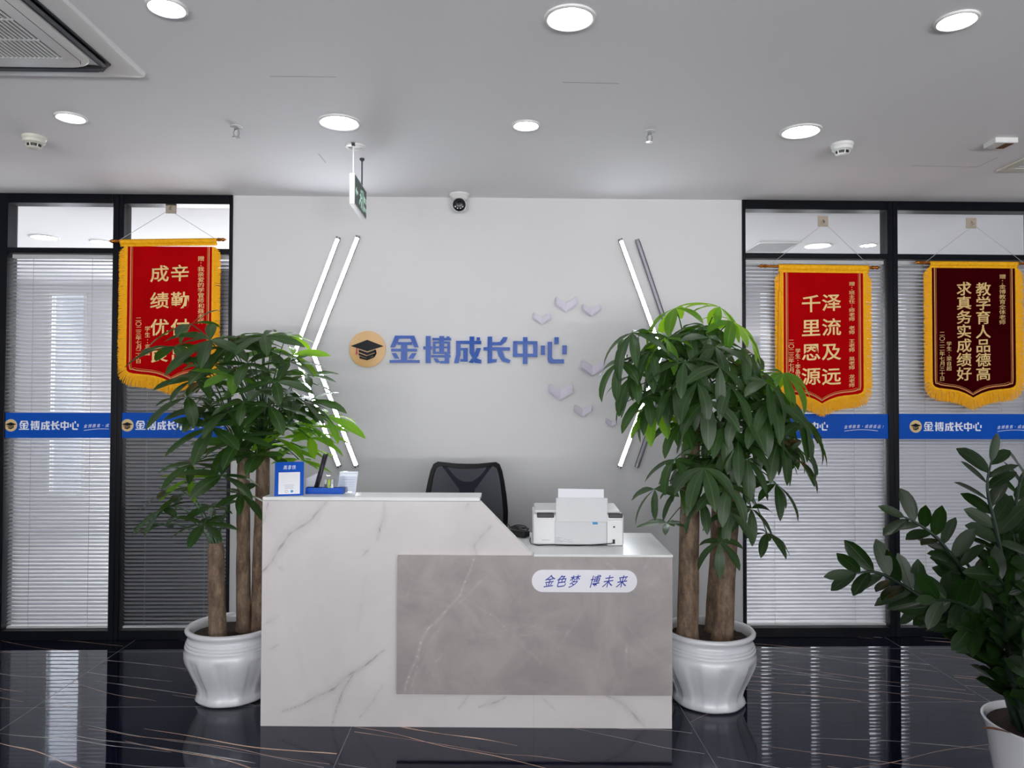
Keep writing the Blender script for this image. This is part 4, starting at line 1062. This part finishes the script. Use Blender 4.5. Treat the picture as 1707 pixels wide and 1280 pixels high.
fs = [(0, 1 + i, 1 + (i + 1) % n) for i in range(n)] + [(1 + q * n + i, 1 + q * n + (i + 1) % n, 1 + (q + 1) * n + (i + 1) % n, 1 + (q + 1) * n + i) for q in range(K - 1) for i in range(n)]
mb.add(vs, fs); mb.build('mesh_back', M['mesh'], t)
mb = MB()
for sg in (-1, 1):
    for i in range(14):
        u0, u1 = i / 14, (i + 1) / 14
        def edge(u): return ((0.150 * (1 - u) + 0.052 * u) * sg, (BT - 0.022) * (1 - u) + (BT - 0.155) * u), ((0.118 * (1 - u) ** 1.0 + 0.0 * u) * sg, (BT - 0.028) + (-0.092) * (1 - (1 - u) ** 2))
        (a, b), (c_, d_) = edge(u0); (e, f_), (h, i2) = edge(u1)
        vs = [back(*p, dd) for dd in (-0.008, -0.014) for p in ((a, b), (c_, d_), (h, i2), (e, f_))]
        mb.add(vs, [(0, 1, 2, 3), (4, 5, 6, 7), (0, 1, 5, 4), (1, 2, 6, 5), (2, 3, 7, 6), (3, 0, 4, 7)])
for i in range(10):
    z0, z1 = BT - 0.118 - 0.36 * i / 10, BT - 0.118 - 0.36 * (i + 1) / 10; w0, w1 = [0.054 - 0.018 * math.sin(PI * min(1, q * 1.2)) for q in (i / 10, (i + 1) / 10)]
    vs = [back(*p, dd) for dd in (-0.008, -0.016) for p in ((-w0, z0), (w0, z0), (w1, z1), (-w1, z1))]
    mb.add(vs, [(0, 1, 2, 3), (4, 5, 6, 7), (0, 1, 5, 4), (1, 2, 6, 5), (2, 3, 7, 6), (3, 0, 4, 7)])
mb.build('back_support', M['chairplastic'], t)
MB().tube([(0, 0.20, 0.66), (0, 0.21, 0.54), (0, 0.17, 0.425), (0, 0.08, 0.41)], 0.022, 10).build('back_post', M['chairplastic'], t)
mb = MB(); L0, L1, L2 = rrect(0.215, 0.21, 0.09), rrect(0.23, 0.225, 0.10), rrect(0.20, 0.195, 0.09); n = len(L0); vs = []
for L, z in ((L0, 0.425), (L1, 0.445), (L1, 0.470), (L2, 0.492)): vs += [(a, b - 0.09, z) for a, b in L]
mb.add(vs, [(i * n + j, i * n + (j + 1) % n, (i + 1) * n + (j + 1) % n, (i + 1) * n + j) for i in range(3) for j in range(n)] + [tuple(range(n))[::-1], tuple(range(3 * n, 4 * n))]); mb.build('seat', M['fabric'], t)
for sg in (-1, 1):
    ar = MB().tube([(sg * 0.20, 0.02, 0.435), (sg * 0.262, 0.02, 0.45), (sg * 0.266, 0.02, 0.60), (sg * 0.258, 0.0, 0.655)], 0.016, 8).build('armrest', M['chairplastic'], t)
    box_obj('arm_pad', (sg * 0.235, -0.16, 0.652), (sg * 0.285, 0.08, 0.674), M['chairplastic'], ar, 0.008)
MB().lathe([(0.03, 0.10), (0.03, 0.26), (0.018, 0.262), (0.018, 0.40), (0.05, 0.405), (0.05, 0.425)], 16, (0, -0.05, 0)).build('gas_column', M['chairplastic'], t)
for i in range(5):
    a = R(90 + 72 * i + 36); d = Vector((math.cos(a), math.sin(a), 0)); o_ = Vector((0, -0.05, 0))
    lg = MB().tube([o_ + Vector((0, 0, 0.115)), o_ + d * 0.14 + Vector((0, 0, 0.105)), o_ + d * 0.27 + Vector((0, 0, 0.075))], [0.026, 0.022, 0.016], 8).build('base_leg', M['chairplastic'], t)
    rot = Matrix.Rotation(a, 3, 'Z') @ Matrix.Rotation(PI / 2, 3, 'X')
    cs = MB()
    for off in (-0.016, 0.004): cs.lathe([(0.0, off), (0.024, off), (0.026, off + 0.003), (0.026, off + 0.010), (0.024, off + 0.013), (0, off + 0.013)], 16, o_ + d * 0.27 + Vector((0, 0, 0.0265)), rot=rot)
    cs.tube([o_ + d * 0.27 + Vector((0, 0, 0.028)), o_ + d * 0.27 + Vector((0, 0, 0.075))], 0.007, 6); cs.build('caster', M['dark'], lg)


# ------------------------------------------------------------------ plants
def leaflet(mb, base, d, up, L, Wd, droop, fold=0.22, wav=0.0, prof=(0.85, 0.75), n=7, roll=0.0):
    d = d.normalized(); side = d.cross(up)
    if side.length < 0.05: side = d.orthogonal()
    side.normalize()
    if roll: side = (Matrix.Rotation(roll, 3, d) @ side)
    p = base.copy(); vs = []; uv = []
    for i in range(n + 1):
        t_ = i / n
        w = Wd * (max(t_, 0.0) ** prof[0]) * ((1 - t_) ** prof[1]) * 2.05 if 0 < i < n else Wd * 0.06
        nrm = side.cross(d).normalized(); ph = math.sin(i * 1.9 + wav * 10) * wav * w
        vs += [p - side * w / 2 + nrm * (fold * w * 0.5 + ph), p.copy(), p + side * w / 2 + nrm * (fold * w * 0.5 - ph)]
        uv += [(-w / Wd, t_), (0, t_), (w / Wd, t_)]
        st_ = L / n; p = p + d * st_
        ang = droop / n
        ax = d.cross(Vector((0, 0, -1)))
        if ax.length > 0.05: d = (Matrix.Rotation(ang, 3, ax.normalized()) @ d); side = (side - d * side.dot(d)).normalized()
    b = len(mb.v); mb.v += [tuple(v) for v in vs]; mb.uv += uv
    for i in range(n):
        for j in (0, 1):
            mb.f.append((b + i * 3 + j, b + i * 3 + j + 1, b + (i + 1) * 3 + j + 1, b + (i + 1) * 3 + j)); mb.mi.append(0)


def leaf_mesh(): m_ = MB(); m_.uv = []; return m_


def in_counter(p):
    q = CINV @ p
    if not (-0.012 < q.x < CLN + 0.012 and -0.04 < q.y < 0.54): return p.y > -0.04 or p.z > CEIL - 0.02
    return q.z < (1.20 if q.x < 0.44 else 1.04) if q.x < 1.0 and q.y < 0.2 else q.z < (0.98 if 1.2 < q.x < 1.68 else 0.785)


def big_pot(parent):
    prof = [(0.0, 0.0, 0), (0.150, 0.0, 0), (0.168, 0.006, 0), (0.172, 0.016, 0.2), (0.164, 0.034, 0.4), (0.160, 0.050, 0.7), (0.170, 0.085, 1), (0.192, 0.130, 1), (0.212, 0.175, 1), (0.2215, 0.200, 1), (0.2245, 0.218, 0.75), (0.2255, 0.228, 0.0), (0.2248, 0.246, 0.0),
            (0.2190, 0.258, 0), (0.2215, 0.262, 0), (0.2205, 0.268, 0), (0.2155, 0.272, 0), (0.2180, 0.277, 0), (0.2165, 0.283, 0), (0.2110, 0.287, 0), (0.2130, 0.292, 0), (0.2110, 0.297, 0), (0.2040, 0.306, 0), (0.2030, 0.318, 0), (0.212, 0.326, 0), (0.2200, 0.334, 0), (0.2210, 0.343, 0), (0.2150, 0.351, 0), (0.2040, 0.352, 0), (0.1960, 0.346, 0), (0.1930, 0.330, 0), (0.190, 0.285, 0)]
    mb = MB(); seg = 144; vs = []
    for r_, z, fl_ in prof:
        for j in range(seg):
            a = 2 * PI * j / seg; s_ = min(1.0, max(0.0, math.cos(a * 9 + 0.6) * 1.6)); r2 = r_ - 0.0075 * fl_ * s_ + 0.002 * (fl_ > 0) * fl_ + (0.0016 * math.cos(a * 9 + 0.6 + PI) if 0.004 < z < 0.04 else 0)
            vs.append((r2 * math.cos(a), r2 * math.sin(a), z))
    mb.add(vs, [(i * seg + j, i * seg + (j + 1) % seg, (i + 1) * seg + (j + 1) % seg, (i + 1) * seg + j) for i in range(len(prof) - 1) for j in range(seg)])
    mb.build('pot', M['ceramic'], parent, sharp=60)
    mb = MB(); vs = [(0, 0, 0.312)]; n = 40
    for k_ in (0.33, 0.66, 1.0): vs += [(0.189 * k_ * math.cos(2 * PI * i / n), 0.189 * k_ * math.sin(2 * PI * i / n), 0.308 + 0.008 * noise.noise(Vector((math.cos(i) * 2, math.sin(i) * 2, k_ * 5)))) for i in range(n)]
    mb.add(vs, [(0, 1 + i, 1 + (i + 1) % n) for i in range(n)] + [(1 + q * n + i, 1 + q * n + (i + 1) % n, 1 + (q + 1) * n + (i + 1) % n, 1 + (q + 1) * n + i) for q in (0, 1) for i in range(n)])
    mb.build('soil', M['soil'], parent)


def pachira(name, label, loc, trunks, hubs, seed, extra, envelope, droopy, tip=0.55):
    rnd = random.Random(seed); t = empty(name, loc); tag(t, label, 'potted plant', 'pachira trees in white pots'); big_pot(t)
    inv = -Vector(loc); tops = []
    for tr_ in trunks:                                        # (base px, base dy, top px, top dy, r0, r1)
        (bx, by), bdy, (tx_, ty_), tdy, r0, r1 = tr_
        B_ = at(bx, by, loc[1] + bdy) + inv; B_.z = 0.29; T_ = at(tx_, ty_, loc[1] + tdy) + inv
        n = 14; pts = []; rs = []
        for i in range(n + 1):
            f_ = i / n; p = B_.lerp(T_, f_) + Vector((0.006 * noise.noise(Vector((f_ * 4, seed, bx))), 0.006 * noise.noise(Vector((f_ * 4, seed + 5, bx))), 0))
            pts.append(p); rs.append((r0 + (r1 - r0) * f_) * (1 + 0.07 * noise.noise(Vector((f_ * 7, bx, 2)))) * (1.12 if i == 0 else 1) * (0.85 if i == n else 1))
        MB().tube(pts, rs, 18).build('trunk', M['bark'], t); tops.append(T_)
    fol, young_lit, stem = leaf_mesh(), leaf_mesh(), MB()
    items = [(px, py, dy, sc, yg_lit) for px, py, dy, sc, yg_lit in hubs]
    xs = [p[0] for p in envelope]; ys = [p[1] for p in envelope]

    def inside(x, y):
        c_ = False; j = len(envelope) - 1
        for i in range(len(envelope)):
            if (ys[i] > y) != (ys[j] > y) and x < (xs[j] - xs[i]) * (y - ys[i]) / (ys[j] - ys[i]) + xs[i]: c_ = not c_
            j = i
        return c_
    while extra:
        x, y = rnd.uniform(min(xs), max(xs)), rnd.uniform(min(ys), max(ys))
        if inside(x, y): items.append((x, y, rnd.uniform(-0.22, 0.22), rnd.uniform(0.75, 1.05), 0)); extra -= 1
    for px, py, dy, sc, yg_lit in items:
        if dy is None: dy = rnd.uniform(-0.26, 0.05)
        hub = at(px, py, loc[1] + dy) + inv
        tp = min(tops, key=lambda q: (q - hub).length + (0.4 if hub.z < q.z - 0.15 else 0))
        ctr_ = Vector((tp.x, tp.y, hub.z - 0.05)); out = hub - ctr_
        out = out.normalized() if out.length > 0.02 else Vector((rnd.uniform(-1, 1), -1, 0)).normalized()
        ax = (out * tip + Vector((0, 0, 0.75)) + Vector((rnd.uniform(-.2, .2), rnd.uniform(-.35, .05), 0))).normalized()
        mid = tp.lerp(hub, 0.5) + Vector((0, 0, 0.10 + 0.15 * (hub - tp).length))
        if hub.z < tp.z: mid = tp.lerp(hub, 0.5) + Vector((0, 0, 0.06))
        st0 = tp + Vector((rnd.uniform(-.02, .02), rnd.uniform(-.02, .02), -0.02))
        pts = [(st0 * (1 - u) ** 2 + mid * 2 * u * (1 - u) + hub * u * u) for u in [i / 7 for i in range(8)]]
        if any(in_counter(p - inv) for p in pts[2:]): continue
        stem.tube(pts, [0.0055, 0.005, 0.0045, 0.004, 0.0035, 0.003, 0.0026, 0.003], 5)
        e1 = out - ax * out.dot(ax); e1 = e1.normalized() if e1.length > 0.1 else ax.orthogonal(); e2 = ax.cross(e1)
        nl = rnd.choice([5, 6, 6, 7]); ph0 = rnd.uniform(-0.3, 0.3)
        for q in range(nl):
            ph = ph0 + 2 * PI * q / nl + rnd.uniform(-.12, .12)
            fwd = 0.5 + 0.5 * math.cos(ph)
            el = R(rnd.uniform(-8, 14)) - R(droopy) * rnd.uniform(0.3, 1.0)
            d = (e1 * math.cos(ph) + e2 * math.sin(ph)) * math.cos(el) + ax * math.sin(el)
            L = sc * (0.150 + 0.06 * fwd + rnd.uniform(-.015, .02)); Wd = L * rnd.uniform(0.36, 0.46)
            dst = young_lit if yg_lit else fol; mark = len(dst.v), len(dst.f)
            for tries in range(4):
                leaflet(dst, hub + d * 0.004, d, ax, L, Wd, R(rnd.uniform(8, 36) + droopy * 0.9) * (1 - tries / 3), rnd.uniform(0.10, 0.30), 0.05 * rnd.random(), roll=rnd.uniform(-.35, .35))
                if not any(in_counter(Vector(v) - inv) for v in dst.v[mark[0]:]): break
                del dst.v[mark[0]:], dst.uv[mark[0]:], dst.f[mark[1]:], dst.mi[mark[1]:]
                d = (d + Vector((0, 0, 0.35))).normalized()
    fol.build('foliage', M['leaf'], t, recalc=False, sharp=80)
    if young_lit.v: young_lit.build('young_lit_foliage', M['leafb'], t, recalc=False, sharp=80)  # leaflets in the brighter green that stands for backlight
    stem.build('leaf_stalks', M['stem'], t)
    return t


def c2(x, y): return 200 + x / 2.782, 500 + y / 2.782
def c3(x, y): return 960 + x / 2.667, 480 + y / 2.667


H1 = [(420, 185, -.2, 1.2, 0), (330, 112, -.1, 1.1, 0), (250, 215, -.15, 1.1, 0), (570, 475, -.38, .75, 0), (310, 450, -.3, 1.15, 0), (720, 380, -.3, .95, 0), (430, 590, -.36, 1.15, 0), (470, 815, -.4, 1.15, 0), (245, 880, -.2, .9, 0), (390, 1040, -.28, .8, 0),
      (690, 490, -.3, .95, 0), (800, 255, -.05, .95, 1), (775, 165, 0.05, .75, 1), (590, 290, -.25, .9, 0), (520, 350, -.3, .85, 1), (880, 640, -.02, .85, 1), (960, 540, .08, 1.0, 1), (850, 470, -.1, .95, 0), (630, 720, -.3, .9, 0), (560, 640, -.34, .95, 0),
      (200, 970, -.15, .9, 0), (215, 1040, -.1, .8, 0), (330, 760, -.2, .85, 0), (600, 190, -.1, .95, 0), (660, 170, -.05, .8, 0), (700, 240, -.1, .9, 0), (500, 215, -.2, 1.0, 0), (760, 440, -.15, .9, 0), (720, 640, -.05, .9, 1), (830, 740, .05, .8, 1),
      (440, 300, -.25, .95, 0), (350, 370, -.25, .9, 0), (640, 420, -.3, .85, 0), (780, 590, 0, 0.9, 1), (500, 520, -.3, 1.0, 0), (400, 500, -.25, 1.0, 0), (860, 350, 0, .8, 0), (290, 900, -.1, .8, 0), (430, 960, -.1, .75, 0), (560, 900, -.2, .8, 0), (320, 830, -.2, .8, 1), (900, 590, .12, .9, 1), (850, 690, .14, .95, 1), (780, 680, .1, .95, 1), (930, 620, .14, .8, 1), (760, 590, .1, .9, 1), (830, 560, .1, .9, 1)]
H1 = [(*c2(a, b), d, s_, y) for a, b, d, s_, y in H1]
pachira('potted_pachira', 'braided-crown money tree in a white pot left of the counter, before the leftmost red pennant'.replace('braided-crown ', ''), (at(388, 1100, -0.85).x, -0.85, 0),
        [((363, 1040), -0.09, (360, 905), -0.09, 0.042, 0.037), ((406, 1030), 0.02, (406, 760), 0.02, 0.036, 0.030), ((431, 1030), 0.05, (440, 740), 0.03, 0.042, 0.032)], H1, 3, 30,
        [(300, 575), (400, 545), (500, 580), (530, 660), (500, 740), (400, 790), (320, 760), (290, 660)], 4, 0.22)
H2 = [(440, 90, -.05, 1.05, 1), (640, 85, 0, 1.1, 1), (250, 200, -.2, 1.1, 0), (400, 225, -.2, .9, 1), (500, 195, -.15, .9, 0), (700, 150, -.1, 1.15, 1), (560, 170, -.1, .95, 0), (300, 300, -.2, .95, 0), (190, 330, -.15, 1.0, 0), (250, 390, -.15, .9, 0), (320, 480, -.15, .95, 0), (350, 540, -.1, .9, 1),
      (640, 350, -.36, .95, 0), (850, 420, -.3, 1.05, 0), (920, 380, -.1, 1.1, 1), (580, 500, -.36, 1.0, 0), (730, 540, -.3, 1.0, 0), (870, 500, -.3, 1.05, 0), (990, 570, -.15, 1.2, 0), (1020, 610, -.2, 1.05, 0), (900, 680, -.25, 1.05, 0), (650, 620, -.3, .95, 0), (760, 760, -.3, .9, 0), (570, 800, -.34, .95, 0),
      (440, 760, -.2, .9, 0), (350, 895, -.12, .85, 0), (405, 1045, -.05, .75, 0), (680, 880, -.34, .95, 0), (780, 980, -.2, .85, 0), (640, 1130, -.3, .75, 0), (850, 1090, -.1, .8, 0), (890, 870, -.1, .95, 0), (690, 1000, -.25, .8, 0), (460, 890, -.15, .8, 0), (800, 640, -.25, 1.0, 0), (480, 330, -.3, .9, 0),
      (620, 260, -.25, .9, 0), (760, 290, -.2, .95, 0), (540, 420, -.34, .9, 0), (430, 440, -.25, .9, 0), (690, 440, -.34, .9, 0), (1000, 680, -.1, 1.0, 0), (980, 760, -.05, .9, 0), (560, 950, -.2, .8, 0), (470, 600, -.15, .9, 0), (250, 460, -.1, .8, 0), (840, 560, -.3, 1.0, 0), (720, 680, -.3, 1.0, 0)]
H2 = [(*c3(a, b), d, s_, y) for a, b, d, s_, y in H2]
pachira('potted_pachira', 'money tree in a white pot right of the counter, with the fuller drooping crown', (at(1181, 1100, -0.95).x, -0.95, 0),
        [((1146, 1045), -0.06, (1153, 660), -0.04, 0.052, 0.040), ((1203, 1050), -0.05, (1222, 770), -0.05, 0.050, 0.040), ((1188, 1035), 0.08, (1205, 700), 0.06, 0.038, 0.030)], H2, 8, 60,
        [(1060, 560), (1150, 520), (1250, 560), (1310, 640), (1320, 730), (1260, 800), (1150, 790), (1090, 700)], 26)

# zz plant at the right edge
zl = (at(1756, 1202, -2.05).x, -2.05, 0)
t = empty('potted_zz_plant', zl); tag(t, 'dark glossy zz plant in a white pot at the right edge', 'potted plant')
zr = 1.464 - (1209 - 665) / (F / 2.5)
prof = [(0, 0), (0.150, 0.0), (0.155, 0.006), (0.178, zr * 0.5), (0.200, zr - 0.03), (0.209, zr - 0.008), (0.211, zr), (0.203, zr + 0.002), (0.197, zr - 0.01), (0.190, zr - 0.09)]
MB().lathe(prof, 48).build('pot', M['ceramic'], t, sharp=50)
MB().lathe([(0.1935, zr - 0.022), (0.10, zr - 0.018), (0.0, zr - 0.014)], 32).build('soil', M['soil'], t)
inv = -Vector(zl); rnd = random.Random(4)
ZS = [([(1702, 1215), (1660, 1120), (1600, 1040), (1520, 985), (1465, 955), (1424, 955)], -.05, 1.0), ([(1702, 1210), (1665, 1085), (1625, 985), (1572, 908), (1535, 876), (1508, 862)], .0, .9), ([(1706, 1205), (1692, 1050), (1674, 950), (1660, 880), (1646, 815), (1652, 770)], .02, .95),
      ([(1716, 1205), (1718, 1050), (1704, 950), (1692, 870), (1700, 805), (1716, 770)], .12, 1.0), ([(1720, 1205), (1745, 1060), (1765, 950), (1790, 890)], .0, 1.0), ([(1698, 1210), (1678, 1110), (1640, 1035), (1600, 1005), (1560, 1000)], -.2, .9), ([(1722, 1210), (1735, 1100), (1730, 1000), (1722, 930)], -.22, 1.0),
      ([(1706, 1210), (1655, 1095), (1595, 1030), (1535, 1012)], .16, .9), ([(1730, 1210), (1785, 1090), (1840, 1010)], -.05, 1.0), ([(1706, 1210), (1690, 1120), (1676, 1055), (1680, 990)], -.14, 1.0), ([(1708, 1210), (1690, 1100), (1650, 1000), (1612, 940), (1590, 925)], .1, .9), ([(1712, 1210), (1715, 1120), (1712, 1050), (1700, 960), (1690, 900)], .2, .9)]
ZS += [([(1712, 1210), (1690, 1130), (1655, 1070), (1615, 1050)], -.12, .85), ([(1716, 1210), (1712, 1100), (1695, 1020), (1665, 960)], -.16, .9), ([(1725, 1210), (1740, 1120), (1735, 1020), (1700, 930), (1685, 880)], .05, 1.0), ([(1720, 1210), (1725, 1130), (1710, 1070)], -.28, .95)]
for line, dy, sc in ZS:
    raw = [at(a, b, zl[1] + dy * (i / (len(line) - 1)) * 1.0) + inv for i, (a, b) in enumerate(line)]; raw[0] = Vector((raw[0].x * 0.85, raw[0].y * 0.6 + dy * 0.25, zr - 0.07))
    pts = []
    for i in range(len(raw) - 1):
        p0_, p1_, p2_, p3_ = raw[max(0, i - 1)], raw[i], raw[i + 1], raw[min(len(raw) - 1, i + 2)]
        for u in [j / 6 for j in range(6)]: pts.append(0.5 * ((2 * p1_) + (p2_ - p0_) * u + (2 * p0_ - 5 * p1_ + 4 * p2_ - p3_) * u * u + (3 * p1_ - p0_ - 3 * p2_ + p3_) * u ** 3))
    pts.append(raw[-1]); n = len(pts)
    so = MB().tube(pts, [0.0125 - 0.0095 * i / (n - 1) for i in range(n)], 7).build('stem', M['zzstem'], t)
    lm = leaf_mesh(); dist = 0; last = 0; total = sum((pts[i + 1] - pts[i]).length for i in range(n - 1)); sgn = 1
    for i in range(n - 1):
        tg = (pts[i + 1] - pts[i]).normalized(); dist += (pts[i + 1] - pts[i]).length
        if dist < total * 0.30: last = dist; continue
        while last < dist:
            last += 0.024; sgn = -sgn; f_ = last / total
            p = pts[i + 1] - tg * max(0, dist - last)
            upv = (Vector((0, 0, 1)) - tg * tg.z); upv = upv.normalized() if upv.length > 0.2 else Vector((0.3, -1, 0)).normalized()
            hz = tg.cross(upv).normalized(); sv = (upv * 0.75 + hz * rnd.uniform(-.7, .7)) * sgn
            if abs(tg.z) > 0.75: sv = (Vector((1, 0, 0)) * 0.85 + Vector((0, -1, 0)) * rnd.uniform(-.6, .6)) * sgn
            d = (tg * rnd.uniform(0.5, 0.85) + sv.normalized() * 0.8).normalized()
            nv = (d.cross(tg).cross(d) + Vector((rnd.uniform(-.3, .3), -0.9, 0.3))).normalized()
            L = sc * 0.128 * (1.08 - 0.35 * abs(f_ - 0.65)) * rnd.uniform(0.85, 1.1)
            leaflet(lm, p, d, nv, L, L * 0.46, R(rnd.uniform(0, 22)), rnd.uniform(0.1, 0.35), 0.0, (0.65, 0.6), 6, roll=rnd.uniform(-.5, .5))
    leaflet(lm, pts[-1], tg, Vector((0, -1, 0.3)), sc * 0.11, sc * 0.04, 0.1, 0.2, 0, (0.65, 0.6), 6)
    lm.build('leaflets', M['zz'], so, recalc=False, sharp=80)
b0_ = at(1690, 1215, zl[1] - 0.06) + inv
mb = leaf_mesh(); leaflet(mb, Vector((b0_.x, b0_.y, zr - 0.005)), Vector((-1, -0.15, 0.35)), Vector((0, 0, 1)), 0.13, 0.035, 0.25, 0.4)
mb.build('dry_sheath', M['sheath'], t, recalc=False)
